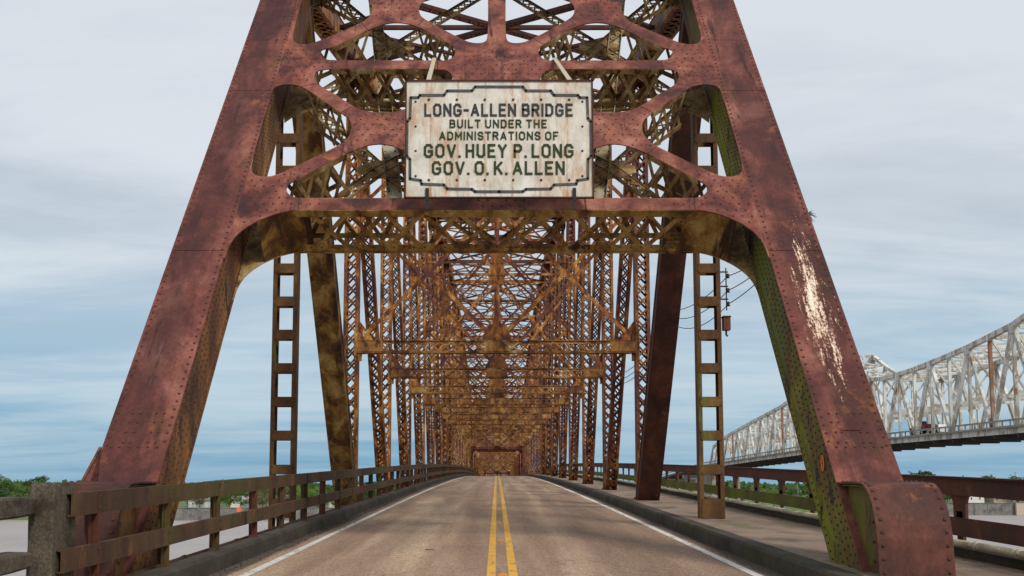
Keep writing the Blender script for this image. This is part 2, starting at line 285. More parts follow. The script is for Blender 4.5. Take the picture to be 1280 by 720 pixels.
# ------------------------------------------------------------------ mesh helpers
class MB:
    def __init__(s): s.v = []; s.f = []; s.rv = []
    def quad_box(s, c8):
        o = len(s.v); s.v += [tuple(p) for p in c8]
        for q in ((0, 3, 2, 1), (4, 5, 6, 7), (0, 1, 5, 4), (1, 2, 6, 5), (2, 3, 7, 6), (3, 0, 4, 7)): s.f.append(tuple(o+i for i in q))
    def box(s, x0, x1, y0, y1, z0, z1):
        s.quad_box([(x0, y0, z0), (x1, y0, z0), (x1, y1, z0), (x0, y1, z0), (x0, y0, z1), (x1, y0, z1), (x1, y1, z1), (x0, y1, z1)])
    def bar(s, p0, p1, w, t, wdir, ext=0):
        """prism from p0 to p1, w wide along wdir (made square to the bar), t thick"""
        p0 = Vector(p0); p1 = Vector(p1); d = (p1-p0)
        if d.length < 1e-6: return
        d.normalize(); p0 = p0-d*ext; p1 = p1+d*ext
        a = Vector(wdir); a = (a-d*a.dot(d))
        if a.length < 1e-5: a = d.orthogonal()
        a.normalize(); b = d.cross(a)
        a = a*w/2; b = b*t/2
        s.quad_box([p0-a-b, p0+a-b, p0+a+b, p0-a+b, p1-a-b, p1+a-b, p1+a+b, p1-a+b])
    def tube(s, pts, r, n=8, cap=True):
        pts = [Vector(p) for p in pts]; o = len(s.v)
        for i, p in enumerate(pts):
            d = (pts[min(i+1, len(pts)-1)]-pts[max(i-1, 0)]).normalized()
            a = d.cross(Vector((0, 0, 1)));
            if a.length < 1e-3: a = d.cross(Vector((1, 0, 0)))
            a.normalize(); b = d.cross(a)
            rr = r[i] if isinstance(r, (list, tuple)) else r
            for k in range(n):
                t = 2*math.pi*k/n; s.v.append(tuple(p+a*math.cos(t)*rr+b*math.sin(t)*rr))
        for i in range(len(pts)-1):
            for k in range(n): s.f.append((o+i*n+k, o+i*n+(k+1) % n, o+(i+1)*n+(k+1) % n, o+(i+1)*n+k))
        if cap:
            s.f.append(tuple(o+k for k in range(n))[::-1]); e = o+(len(pts)-1)*n; s.f.append(tuple(e+k for k in range(n)))
    def rivet(s, p, nrm, r=.02, h=.014):
        p = Vector(p); n = Vector(nrm).normalized(); a = n.orthogonal().normalized(); b = n.cross(a); o = len(s.v)
        K = 7; f0 = len(s.f)
        for rr, hh in ((1, 0), (.72, .75)):
            for k in range(K):
                t = 2*math.pi*k/K; s.v.append(tuple(p+(a*math.cos(t)+b*math.sin(t))*r*rr+n*h*hh))
        s.v.append(tuple(p+n*h))
        for k in range(K):
            s.f.append((o+k, o+(k+1) % K, o+K+(k+1) % K, o+K+k)); s.f.append((o+K+k, o+K+(k+1) % K, o+2*K))
        s.rv.append((f0, len(s.f)))
    def lace(s, a0, a1, b0, b1, pitch, w=.06, t=.012, single=False, off=0):
        """X lacing between line a and line b"""
        a0, a1, b0, b1 = map(Vector, (a0, a1, b0, b1)); L = (a1-a0).length; n = max(1, round(L/pitch))
        nrm = (a1-a0).cross(b0-a0).normalized()
        wd = None
        for i in range(n):
            f0, f1 = i/n, (i+1)/n
            A, B = a0.lerp(a1, f0), b0.lerp(b1, f1); C, D = b0.lerp(b1, f0), a0.lerp(a1, f1)
            s.bar(A+nrm*off, B+nrm*off, w, t, nrm.cross(B-A))
            if not single: s.bar(C+nrm*(off-t*1.05), D+nrm*(off-t*1.05), w, t, nrm.cross(D-C))
    def plate(s, outer, holes, origin, U, V, n, t):
        """flat plate with holes, outline in (u, v); thickness t behind the face (against n)"""
        o = Vector(origin); U, V, n = Vector(U), Vector(V), Vector(n)
        loops = [outer]+list(holes)
        polys = [[Vector((a, b, 0)) for a, b in l] for l in loops]
        tris = tessellate_polygon(polys)
        flat = [q for l in loops for q in l]; base = len(s.v)
        for q in flat: s.v.append(tuple(o+U*q[0]+V*q[1]))
        for q in flat: s.v.append(tuple(o+U*q[0]+V*q[1]-n*t))
        m = len(flat)
        for a, b, c in tris:
            fn = (Vector(s.v[base+b])-Vector(s.v[base+a])).cross(Vector(s.v[base+c])-Vector(s.v[base+a]))
            if fn.dot(n) < 0: a, c = c, a
            s.f.append((base+a, base+b, base+c)); s.f.append((base+m+c, base+m+b, base+m+a))
        k = 0
        for l in loops:
            for i in range(len(l)):
                a, b = base+k+i, base+k+(i+1) % len(l); s.f.append((a, b, b+m, a+m))
            k += len(l)
    def mesh(s, name, mat, smooth=False):
        me = bpy.data.meshes.new(name); me.from_pydata(s.v, [], s.f); me.update()
        if mat: me.materials.append(mat)
        if s.rv:
            me.materials.append(M['rivet'])
            for a, b in s.rv:
                for k in range(a, b): me.polygons[k].material_index = 1
        if smooth:
            for p in me.polygons: p.use_smooth = True
        return me
    def build(s, name, mat, parent=None, smooth=False, loc=None):
        return link(name, s.mesh(name, mat, smooth), parent, loc)
def link(name, me, parent=None, loc=None):
    o = bpy.data.objects.new(name, me); COL.objects.link(o)
    if parent: o.parent = parent
    if loc is not None: o.location = loc
    return o
def empty(name, loc=(0, 0, 0), rz=0):
    o = bpy.data.objects.new(name, None); COL.objects.link(o); o.location = loc; o.rotation_euler.z = rz; o.empty_display_size = .3
    return o
def tag(o, label=None, cat=None, group=None, kind=None):
    if label: o['label'] = label
    if cat: o['category'] = cat
    if group: o['group'] = group
    if kind: o['kind'] = kind
    return o
def chaikin(pts, it=2, closed=True):
    for _ in range(it):
        out = []; n = len(pts)
        for i in range(n if closed else n-1):
            a, b = pts[i], pts[(i+1) % n]
            out += [(a[0]*.75+b[0]*.25, a[1]*.75+b[1]*.25), (a[0]*.25+b[0]*.75, a[1]*.25+b[1]*.75)]
        if not closed: out = [pts[0]]+out+[pts[-1]]
        pts = out
    return pts

# measured direction of a point of the photograph, as seen from the tripod (used only to take dimensions off it)
def ray(u, v):
    X, Z = (u-CX)/F, (PY-v)/F
    return Vector((X, math.cos(PITCH)-math.sin(PITCH)*Z, math.sin(PITCH)+math.cos(PITCH)*Z))
def at_y(u, v, y): d = ray(u, v); return Vector((d.x*y/d.y, y, EYE+d.z*y/d.y))
def at_x(u, v, x): d = ray(u, v); k = x/d.x; return Vector((x, d.y*k, EYE+d.z*k))

# ------------------------------------------------------------------ vertical alignment of the bridge
K = 1.42e-4
def zr(y):
    if y <= 30: return .025*y
    if y <= 382: return .025*y-K/2*(y-30)**2
    return zr(382)-.025*(y-382)
Y0, P, NP, SPAN = 13.2, 185.3/17, 17, 185.3
XT = 4.58
YEND = Y0+3*SPAN
ys = [-30, -15, 0]+[Y0+P*i for i in range(0, 52)]
ys = sorted(set(ys+[y+P/2 for y in ys if y > 0]))

def strip(name, sect, mat, y0=None, y1=None, kind='structure', extra=0):
    """sweep a closed cross section (x, dz above road) along the deck"""
    m = MB(); Y = [y for y in ys if (y0 is None or y >= y0) and (y1 is None or y <= y1)]
    n = len(sect)
    for y in Y:
        for x, dz in sect: m.v.append((x, y, zr(y)+dz))
    for i in range(len(Y)-1):
        for k in range(n):
            a, b = i*n+k, i*n+(k+1) % n; m.f.append((a, b, b+n, a+n))
    m.f.append(tuple(range(n))[::-1]); m.f.append(tuple((len(Y)-1)*n+k for k in range(n)))
    o = m.build(name, mat)
    if kind: tag(o, kind=kind)
    return o
def sheet(m, x0, x1, y0, y1, dz, step=2.0):
    n = max(1, int((y1-y0)/step)); o = len(m.v)
    for i in range(n+1):
        y = y0+(y1-y0)*i/n; m.v += [(x0, y, zr(y)+dz), (x1, y, zr(y)+dz)]
    for i in range(n): a = o+2*i; m.f.append((a, a+1, a+3, a+2))

# ground, river, banks
WZ = -17.0
m = MB(); m.v = [(-9000, -3000, WZ-3), (9000, -3000, WZ-3), (9000, 14000, WZ-3), (-9000, 14000, WZ-3)]; m.f = [(0, 1, 2, 3)]
tag(m.build('river_bed', M['grass']), kind='structure')
m = MB(); m.v = [(-6000, -1500, WZ), (6000, -1500, WZ), (6000, 1200, WZ), (-6000, 1200, WZ)]; m.f = [(0, 1, 2, 3)]
tag(m.build('river', M['water']), kind='structure')
# far bank: a shelf behind an irregular shore line
shore = [(-6000, 640), (-900, 640), (-520, 620), (-420, 600), (-180, 600), (20, 600), (80, 640), (200, 700), (420, 705), (900, 700), (6000, 700)]
m = MB()
for x, y in shore: m.v += [(x, y, WZ-2), (x, y+3, WZ+4.8), (x, y+60, WZ+5.2), (x*1.5, 13000, WZ+6)]
for i in range(len(shore)-1):
    for k in range(3): a = i*4+k; m.f.append((a, a+4, a+5, a+1))
tag(m.build('far_bank', M['grass']), kind='structure')
GZ = WZ+5

# road deck
tag(strip('road', [(-3.77, 0), (3.77, 0), (3.77, -.22), (-3.77, -.22)], M['road']))
tag(strip('kerb', [(-4.02, .24), (-3.80, .24), (-3.772, .20), (-3.772, -.4), (-4.02, -.4)], M['kerb']))
tag(strip('kerb', [(4.05, .24), (3.80, .24), (3.772, .20), (3.772, -.4), (4.05, -.4)], M['kerb']))
tag(strip('pavement', [(6.15, .225), (4.052, .24), (4.052, .05), (6.15, .05)], M['walk']))
tag(strip('pavement_edge', [(6.152, .34), (6.42, .34), (6.42, -.25), (6.152, -.25)], M['kerb']))
m = MB()
for y in [Y0+P*i for i in range(-1, 52)]:
    m.box(-4.4, 6.35, y-.18, y+.18, zr(y)-1.25, zr(y)-.42)
for x in (-3.2, -1.6, 0, 1.6, 3.2):
    for a, b in zip(ys[2:-1], ys[3:]): m.bar((x, a, zr(a)-.42), (x, b, zr(b)-.42), .2, .38, (1, 0, 0))
tag(m.build('deck_framing', M['maroon']), kind='structure')
m = MB(); sheet(m, -3.36, -3.23, -10, YEND, .004); tag(m.build('road_marking', M['paint_white']), kind='structure')
m = MB(); sheet(m, 3.34, 3.47, -10, YEND, .004); tag(m.build('road_marking', M['paint_white']), kind='structure')
m = MB(); sheet(m, -.135, -.015, -10, YEND, .004); tag(m.build('road_marking', M['paint_yellow']), kind='structure')
m = MB(); sheet(m, .155, .275, -10, YEND, .004); tag(m.build('road_marking', M['paint_yellow']), kind='structure')
m = MB()
for i in range(0, 60):
    y = 8.6+P/2*i; m.v += [(-3.76, y, zr(y)+.003), (3.76, y+.04, zr(y)+.003), (3.76, y+.055, zr(y)+.003), (-3.76, y+.015, zr(y)+.003)]; m.f.append(tuple(4*i+k for k in range(4)))
tag(m.build('road_joint', M['joint']), kind='structure')

for sg in (-1, 1):
    m = MB()
    for i in range(0, 60):
        y = 6+P/2*i; m.box(*sorted((sg*3.769, sg*3.80)), y-.008, y+.008, zr(y)+.0, zr(y)+.19)
    tag(m.build('kerb_joint', M['joint']), kind='structure')
# ------------------------------------------------------------------ first span: inclined end portal
ALPHA = R(48.8)
SU = Vector((0, math.cos(ALPHA), math.sin(ALPHA)))          # up the end posts
SN = Vector((0, -math.sin(ALPHA), math.cos(ALPHA)))         # out of the portal's face
P0 = Vector((0, 14.2, EYE+.46)); XI, XO, DP = 4.17, 5.0, .85
def plane_s(u, v):
    """portal-plane coordinates (lateral, distance up the slope)"""
    d = ray(u, v); o = Vector((0, 0, EYE)); k = (P0-o).dot(SN)/d.dot(SN); q = o+d*k
    return (q.x, (q-P0).dot(SU))
def PT(x, s, back=0): return P0+Vector((x, 0, 0))+SU*s-SN*back
S_TOP = plane_s(621, -72)[1]; S_BOT = -2.7

span1 = empty('truss_bridge', (0, Y0, zr(Y0)))
tag(span1, 'rusty red riveted steel truss bridge, nearest span, its portal carrying the name board', 'bridge', 'steel truss spans over the road')
span1_off = -Vector(span1.location)
def part(mb, name, mat, parent, smooth=False):
    o = mb.build(name, mat, parent, smooth, -Vector(parent.location)); return o
def sub(mb, name, mat, par, smooth=False):
    return mb.build(name, mat, par, smooth)

def mir(l): return [(2*CX-u, v) for u, v in l][::-1]
H = [
 [(377, 0), (366, 42), (366, 52), (375, 56), (392, 54), (420, 42), (452, 29), (463, 20), (466, 8), (460, -2), (440, -14), (412, -30), (396, -37), (388, -33)],
 [(400, 66), (403, 61), (415, 60), (460, 37), (480, 29.5), (499, 27.5), (522, 32), (564, 55), (570, 63), (567, 72), (556, 76), (547, 75.5), (418, 75.5), (405, 74)],
 [(534, -2), (524, 6), (524, 17), (530, 24), (575, 48), (590, 54), (606, 53.5), (610, 46), (610, 0), (609.5, -26), (603, -33), (590, -32), (560, -16)],
 [(393, 97), (394, 89), (408, 86), (415, 86), (547, 86), (561, 88), (568, 98), (562, 112), (530, 126), (505, 137), (488, 141), (460, 140), (443, 134), (415, 116), (398, 106)],
 [(339, 115), (344, 108), (356, 105), (372, 106), (385, 112), (426, 141), (438, 149), (440, 163), (434, 174), (421, 183), (400, 193), (350.5, 217), (336, 221), (320, 220), (313, 213), (318, 190)],
 [(357, 238), (360, 230), (370, 225), (432, 192), (458, 181), (482, 179), (504, 187), (560, 218), (592, 234), (596, 243), (585, 248), (560, 247.8), (380, 247.8), (364, 246)],
 [(420, -55), (440, -50), (470, -28), (490, -22), (512, -28), (548, -48), (566, -56), (548, -60), (440, -60)],
]
def pol(l, it=2): return [plane_s(*q) for q in chaikin(l, it)]
low = [(281, 322), (286, 307), (295, 293.6), (312.5, 280), (336, 269.5), (356, 264), (374, 262), (400, 262)]
lowc = chaikin(low, 2, False)
oc = [plane_s(*q) for q in lowc]; oc = [(-XI, oc[0][1])]+oc[1:]
outer = oc+[(-a, b) for a, b in oc[::-1]]+[(XI, S_TOP), (-XI, S_TOP)]
holes = [pol(h) for h in H]+[pol(mir(h)) for h in H]
zl = oc[0][1]
for side in (0,):
    m = MB(); m.plate(outer, holes, P0, (1, 0, 0), SU, SN, .02); mat, nm = 'portal', 'portal_frame'
    if side == 0:
        # rivets of the gusset plates
        def dist(px, py, loop):
            best = 9; n = len(loop)
            for i in range(n):
                ax_, ay_ = loop[i]; bx_, by_ = loop[(i+1) % n]; dx, dy = bx_-ax_, by_-ay_; L2 = dx*dx+dy*dy
                t = 0 if L2 == 0 else max(0, min(1, ((px-ax_)*dx+(py-ay_)*dy)/L2)); best = min(best, math.hypot(px-ax_-t*dx, py-ay_-t*dy))
            return best
        def inside(px, py, loop):
            c = False; n = len(loop)
            for i in range(n):
                a, b = loop[i], loop[(i+1) % n]
                if (a[1] > py) != (b[1] > py) and px < (b[0]-a[0])*(py-a[1])/(b[1]-a[1])+a[0]: c = not c
            return c
        nodes = [((345, 240), .85), ((380, 78), .72), ((470, 162), .75), ((490, 10), .62), ((621, 92), .95), ((621, 250), .5), ((345, 262), .7)]
        nodes += [((2*CX-u, v), r) for (u, v), r in nodes if u != 621]
        for (u, v), r in nodes:
            cx, cy = plane_s(u, v); i = 0
            g = .15
            for a in range(-8, 9):
                for b_ in range(-8, 9):
                    px = cx+a*g+(.5*g if b_ % 2 else 0); py = cy+b_*g*1.15
                    if math.hypot(px-cx, py-cy) > r or abs(px) > XI-.02: continue
                    if (a*3+b_*5) % 7 == 0: continue
                    if not inside(px, py, outer) or any(inside(px, py, h) for h in holes): continue
                    if min(dist(px, py, h) for h in holes+[outer]) < .055: continue
                    m.rivet(PT(px, py), SN, .019, .014)
        for h in holes:                                          # rivets following the cut-outs, on the curved corners only
            pass
    o = part(m, nm, M[mat], span1)
RN = dict(L1=(352, 244), L2=(378, 80), L3=(400, -60), N1=(472, 161), N2=(490, 12), C0=(612, 250), C1=(612, 92), C2=(612, -58))
def rp(n, q): x, s_ = plane_s(*RN[n]); return PT(-x if q else x, s_, DP)
for q in (0, 1):
    m = MB()
    for a, b in (('L1', 'N1'), ('L2', 'N1'), ('N1', 'C1'), ('N1', 'C0'), ('L2', 'N2'), ('C1', 'N2'), ('N2', 'L3'), ('N2', 'C2'), ('L2', 'C1'), ('L3', 'C2')):
        A, B = rp(a, q), rp(b, q); d = (B-A).normalized(); n_ = d.cross(SN)
        for s_ in (-.09, .09): m.bar(A+n_*s_, B+n_*s_, .055, .014, n_); m.bar(A+n_*s_*1.3, B+n_*s_*1.3, .06, .012, SN)
        m.lace(A-n_*.09, B-n_*.09, A+n_*.09, B+n_*.09, .22, .035, .01)
    for a, r in (('N1', .42), ('N2', .42)):
        A = rp(a, q); x, s_ = plane_s(*RN[a]); x = -x if q else x
        m.plate([(x-r, s_+.1), (x-r, s_-.1), (x-.15, s_-r*.7), (x+.15, s_-r*.7), (x+r, s_-.1), (x+r, s_+.1), (x+.15, s_+r*.7), (x-.15, s_+r*.7)], [], P0-SN*(DP-.012), (1, 0, 0), SU, SN, .012)
    sg = 1 if q else -1
    for a in ('L2', 'L3'):
        x, s_ = plane_s(*RN[a]); s_ = min(s_, S_TOP-.9)
        loop = chaikin([(sg*(XI-.01), s_+.85), (sg*(XI-.01), s_-.85), (sg*(XI-.25), s_-.45), (sg*(XI-.85), s_-.12), (sg*(XI-.85), s_+.12), (sg*(XI-.25), s_+.45)], 1)
        m.plate(loop, [], P0-SN*(DP-.012), (1, 0, 0), SU, SN, .014)
    cor = [(sg*abs(u_), v_) for u_, v_ in oc if abs(u_) > 2.95]; x1_, s1_ = plane_s(374, 236); x2_, s2_ = plane_s(340, 205)
    m.plate(cor+[(sg*abs(x1_), s1_), (sg*(XI-.45), s1_+.25), (sg*(XI-.01), s2_)], [], P0-SN*(DP-.02), (1, 0, 0), SU, SN, .016)
    part(m, 'rear_bracing', M['lacing'], span1)
# joint lines across the bracing where gussets end: thin raised splice edges
def jl(m, a, b, w=.014):
    A = plane_s(*a); B = plane_s(*b); m.bar(PT(*A)+SN*.001, PT(*B)+SN*.001, w, .006, SN.cross(PT(*B)-PT(*A)))
m = MB()
for s in (0, 1):
    for a, b in (((374, 247.6), (373, 262)), ((421, 183), (433, 192)), ((377, 108), (398, 104)), ((415, 75.5), (415, 86)), ((547, 75.5), (547, 86)), ((452, 29), (460, 37)),
                 ((530, 24), (522, 32)), ((564, 55), (575, 48)), ((426, 141), (441, 133))):
        if s: a, b = (2*CX-a[0], a[1]), (2*CX-b[0], b[1])
        jl(m, a, b)
part(m, 'splice_seam', M['black'], span1)
# lacing between the front and the rear face
m = MB()
segs = [((415, 76), (547, 76)), ((415, 60), (460, 37)), ((522, 32), (564, 56)), ((392, 54), (452, 29)), ((415, 115), (443, 134)),
        ((385, 112), (426, 141)), ((421, 183), (350, 217)), ((432, 192), (370, 225)), ((530, 24), (575, 48)), ((560, 218), (504, 187)), ((415, 86), (547, 86)),
        ((505, 137), (562, 112)), ((440, -14), (396, -37)), ((380, 247), (505, 247))]
for q in (0, 1):
    m = MB()
    for a, b in segs:
        A, B = ((2*CX-a[0], a[1]), (2*CX-b[0], b[1])) if q else (a, b)
        A, B = plane_s(*A), plane_s(*B); m.lace(PT(*A, .03), PT(*B, .03), PT(*A, DP-.01), PT(*B, DP-.01), .42, .07, .012)
        for d in (.06, DP-.09): m.bar(PT(*A, d), PT(*B, d), .10, .012, SN)
    part(m, 'portal_lacing', M['lacing'], span1)
m = MB()
A, B = plane_s(376, 262), plane_s(866, 262); sm_ = A[1]
m.lace(PT(-3.02, sm_, .06), PT(3.02, sm_, .06), PT(-3.02, sm_, DP-.06), PT(3.02, sm_, DP-.06), .62, .075, .014)
for d in (.07, DP-.09):
    m.bar(PT(-3.3, sm_-.008, d), PT(3.3, sm_-.008, d), .13, .014, SN)
m.bar(PT(-3.3, sm_+.06, DP+.008), PT(3.3, sm_+.06, DP+.008), .16, .012, SU)
for k in range(-5, 6, 2):       # batten plates at the panel points of the lacing
    m.bar(PT(k*.58-.11, sm_-.024, DP-.14), PT(k*.58+.11, sm_-.024, DP-.14), .2, .012, SN)
for x in [i*.17 for i in range(-18, 19)]: m.rivet(PT(x, sm_-.03, DP-.12), -SU, .016, .012)
part(m, 'bottom_strut_lacing', M['lacing_dark'], span1)
def plane_b(u, v):
    d = ray(u, v); o = Vector((0, 0, EYE)); pb = P0-SN*(DP+.03); k = (pb-o).dot(SN)/d.dot(SN); return o+d*k
for q in (0, 1):
    m = MB(); f_ = (lambda u: 2*CX-u) if q else (lambda u: u)
    m.bar(plane_b(f_(495), 262), plane_b(f_(468), 0), .26, .02, (1, 0, 0))
    a, b = plane_b(f_(495), 262), plane_b(f_(468), 0)
    for s_ in (-1, 1): m.bar(a+Vector((s_*.13, 0, 0))+SN*.05, b+Vector((s_*.13, 0, 0))+SN*.05, .1, .014, SN)
    n = 38
    for i in range(n):
        for s_ in (-1, 1): m.rivet(a.lerp(b, (i+.5)/n)+Vector((s_*.09, 0, 0))+SN*.012, SN, .018)
    part(m, 'rear_stiffener', M['rear_pale'], span1)
# closing diaphragms behind the corner gussets
for sg in (-1, 1):
    m = MB()
    pts = [(-3.02, sm_)]+[q for q in oc if -4.17 < q[0] < -3.02][::-1]
    for q0, q1 in zip(pts, pts[1:]):
        if q0[0] < -3.75: continue
        a0, a1 = PT(sg*q0[0], q0[1]+.012, .03), PT(sg*q1[0], q1[1]+.012, .03)
        m.bar((a0+PT(sg*q0[0], q0[1]+.012, DP-.02))/2, (a1+PT(sg*q1[0], q1[1]+.012, DP-.02))/2, DP-.03, .012, SN)
    for i in range(5):
        m.rivet(PT(sg*-3.07, sm_-.002, .1+i*.15), -SU, .016); m.rivet(PT(sg*-3.5, sm_-.06, .1+i*.15), -SU, .016)
    part(m, 'diaphragm', M['streaky'], span1)

seams = [plane_s(621, v)[1] for v in (50, 113, 313)]
for sg in (-1, 1):
    # cover plates (front face) of the end post
    cuts = [S_BOT]+sorted(seams)+[S_TOP]
    m = MB(); xa, xb = sorted((sg*XI, sg*XO))
    for a, b in zip(cuts, cuts[1:]):
        m.quad_box([PT(xa, a+.006, .02), PT(xb, a+.006, .02), PT(xb, b-.006, .02), PT(xa, b-.006, .02), PT(xa, a+.006), PT(xb, a+.006), PT(xb, b-.006), PT(xa, b-.006)])
    s = 0.05
    while s < S_TOP-.1:
        m.rivet(PT(sg*(XO-.055), s), SN, .020, .016); m.rivet(PT(sg*(XI+.055), s+.07), SN, .020, .016)
        s += .145
    for s in (.10, .28, .46, .62):                  # rivet group above the shoe
        for x in (4.34, 4.44, 4.66, 4.76): m.rivet(PT(sg*(x+random.uniform(-.01, .01)), s), SN, .02, .016)
    for x in (4.3, 4.42, 4.54, 4.66, 4.78, 4.88): m.rivet(PT(sg*x, .02), SN, .02, .016)
    for sc in seams:
        for x in (4.3, 4.45, 4.6, 4.75, 4.9):
            pass
    ep = part(m, 'end_post', M['post_peel'] if sg > 0 else M['post'], span1)
    m = MB()
    # inner and outer webs
    for xw, nx in ((XI+.035, -1), (XO-.035, 1)):
        m.quad_box([PT(sg*xw-.01, S_BOT-1, DP+.06), PT(sg*xw+.01, S_BOT-1, DP+.06), PT(sg*xw+.01, S_TOP, DP+.06), PT(sg*xw-.01, S_TOP, DP+.06),
                    PT(sg*xw-.01, S_BOT-1, .021), PT(sg*xw+.01, S_BOT-1, .021), PT(sg*xw+.01, S_TOP, .021), PT(sg*xw-.01, S_TOP, .021)])
        nn = Vector((sg*nx, 0, 0)); xf = sg*(xw+nx*.011)
        if nx < 0:
            for d, w in ((.10, .13), (DP-.02, .13)):      # corner angles riveted on the web
                m.bar(PT(sg*(xw-.017), S_BOT, d), PT(sg*(xw-.017), S_TOP, d), w, .014, SN)
            s = S_BOT+.6
            while s < S_TOP-.1:
                for d in (.09, DP-.02): m.rivet(PT(sg*(xw-.024), s, d), nn, .019, .014)
                if s < 9.2:
                    for k, d in enumerate((.26, .40, .56)): m.rivet(PT(xf, s+(.06 if k % 2 else 0), d), nn, .018, .014)
                s += .125
    m.bar(PT(sg*(XI+XO)/2, S_BOT, DP+.075), PT(sg*(XI+XO)/2, S_TOP, DP+.075), XO-XI-.02, .018, (1, 0, 0))
    sub(m, 'web_plate', M['moss'] if sg > 0 else M['web_brown'], ep)
    # curved shoe cover in front of the foot
    m = MB(); zt = P0.z-.435
    prof = [(13.82, zt), (13.2, zt-.0), (12.95, zt-.01)]
    for k in range(1, 9):
        a = R(90)*k/8; prof.append((12.95-.55*math.sin(a), zt-.01-.75*(1-math.cos(a))))
    prof += [(12.37, zt-1.05), (12.35, .05)]
    for (y_a, z_a), (y_b, z_b) in zip(prof, prof[1:]):
        d = Vector((0, y_b-y_a, z_b-z_a)); c = (Vector((sg*4.585, y_a, z_a)))
        m.bar(c, Vector((sg*4.585, y_b, z_b)), XO-XI, .02, (1, 0, 0), .002)
    L = 0
    for (y_a, z_a), (y_b, z_b) in zip(prof, prof[1:]):
        d = Vector((0, y_b-y_a, z_b-z_a)); ln = d.length; d.normalize(); nn = Vector((0, d.z, -d.y))
        if nn.y > 0 or nn.z < -.5: nn = -nn
        n = max(1, round(ln/.17))
        for i in range(n):
            q = Vector((0, y_a, z_a))+d*ln*(i+.5)/n
            for x in (XI+.06, XO-.06): m.rivet(q+Vector((sg*x, 0, 0))+nn*.01, nn, .024, .018)
    m.bar((sg*XI, 12.345, zt-1.06), (sg*XO, 12.345, zt-1.06), .012, .012, (0, 0, 1))
    sh = part(m, 'shoe', M['shoe'] if sg > 0 else M['maroon'], span1)  # left shoe in darker maroon: shade behind the guard rail put into colour
    m = MB()
    for xw in (XI+.10, XO-.10):
        loop = [(y, z) for y, z in prof[:-1]]+[(12.35, -.9), (13.3, -.9), (13.6, zt-.3)]
        m.plate([(a+.012, b-.014) for a, b in loop], [], (sg*xw, 0, 0), (0, 1, 0), (0, 0, 1), (-1 if sg > 0 else 1, 0, 0), .014)
        for (y_a, z_a), (y_b, z_b) in zip(prof, prof[1:]):
            m.bar((sg*(xw-.04), y_a+.02, z_a-.03), (sg*(xw-.04), y_b+.02, z_b-.03), .09, .012, (1, 0, 0))
    for i in range(5):
        for j in range(2): m.rivet((sg*(XI+.088), 12.62+.16*j, .25+.22*i), (-sg, 0, 0), .02, .016)
    m.box(*sorted((sg*(XI+.02), sg*(XO-.02))), 12.5, 14.2, -2.4, -.9)
    sub(m, 'shoe_web', M['moss'] if sg > 0 else M['moss_dark'], sh)
# folded edge plate on the outer side of the left foot
m = MB()
e0, e1, e2 = plane_s(127, 560), plane_s(95, 618), plane_s(121, 618)
m.plate([e0, e1, e2], [], P0, (1, 0, 0), SU, SN, .02)
m.bar(PT(e0[0]-.01, e0[1]), PT(e1[0], e1[1]), .05, .03, SN)
part(m, 'edge_plate', M['shoe'], span1)
# maker's plate cast on the right post
m = MB(); c = plane_s(1062, 533)
m.bar(PT(c[0]-.13, c[1]), PT(c[0]+.13, c[1]), .15, .02, SU)
m.bar(PT(c[0]-.16, c[1]), PT(c[0]+.16, c[1]), .08, .014, SU)
part(m, 'makers_plate', M['post'], span1)
# orange tag on the right post's inner side
m = MB(); q = PT(XI+.03-.012, .0, .28); 
for k in range(12):
    a = 2*math.pi*k/12; b_ = 2*math.pi*(k+1)/12
    m.bar(q+Vector((-.012, math.cos(a)*.045, math.sin(a)*.09)), q+Vector((-.012, math.cos(b_)*.045, math.sin(b_)*.09)), .035, .006, Vector((0, math.cos(a), math.sin(a))))
part(m, 'number_ring', M['orange'], span1)

# ------------------------------------------------------------------ trusses
def laced_member(m, p0, p1, w=.46, d=.46, pitch=.42, lace_w=.055, side=.10):
    """two channels with X lacing on the front and rear face, lateral width w"""
    p0, p1 = Vector(p0), Vector(p1); ax_ = (p1-p0).normalized(); lat = Vector((1, 0, 0)); dep = ax_.cross(lat).normalized()
    for sx_ in (-1, 1):
        o = lat*sx_*w/2
        m.bar(p0+o, p1+o, d, .014, dep)
        for sd_ in (-1, 1): m.bar(p0+o+dep*sd_*(d/2)-lat*sx_*side/2, p1+o+dep*sd_*(d/2)-lat*sx_*side/2, side, .014, lat)
    for sd_ in (-1, 1):
        o = dep*sd_*(d/2+.012); h = lat*(w/2-side/2)
        m.lace(p0+o-h, p1+o-h, p0+o+h, p1+o+h, pitch, lace_w, .012)
def solid_member(m, p0, p1, w, d, flange=.1):
    p0, p1 = Vector(p0), Vector(p1); ax_ = (p1-p0).normalized(); lat = Vector((1, 0, 0)); dep = ax_.cross(lat).normalized()
    m.bar(p0, p1, w, d, lat)
    for sx_ in (-1, 1):
        for sd_ in (-1, 1): m.bar(p0+lat*sx_*(w/2+.008)+dep*sd_*(d/2-flange/2), p1+lat*sx_*(w/2+.008)+dep*sd_*(d/2-flange/2), flange, .014, dep)
def Htop(i):
    i = min(i, NP-i); return {0: 0, 1: 12.35, 2: 14.2, 3: 15.8, 4: 17.1, 5: 18.1, 6: 18.9, 7: 19.4, 8: 19.7}[i]
def node(sp, i, top): y = Y0+SPAN*sp+P*i; return Vector((0, y, zr(y)+(Htop(i) if top else -.55)))
HS = 4.8
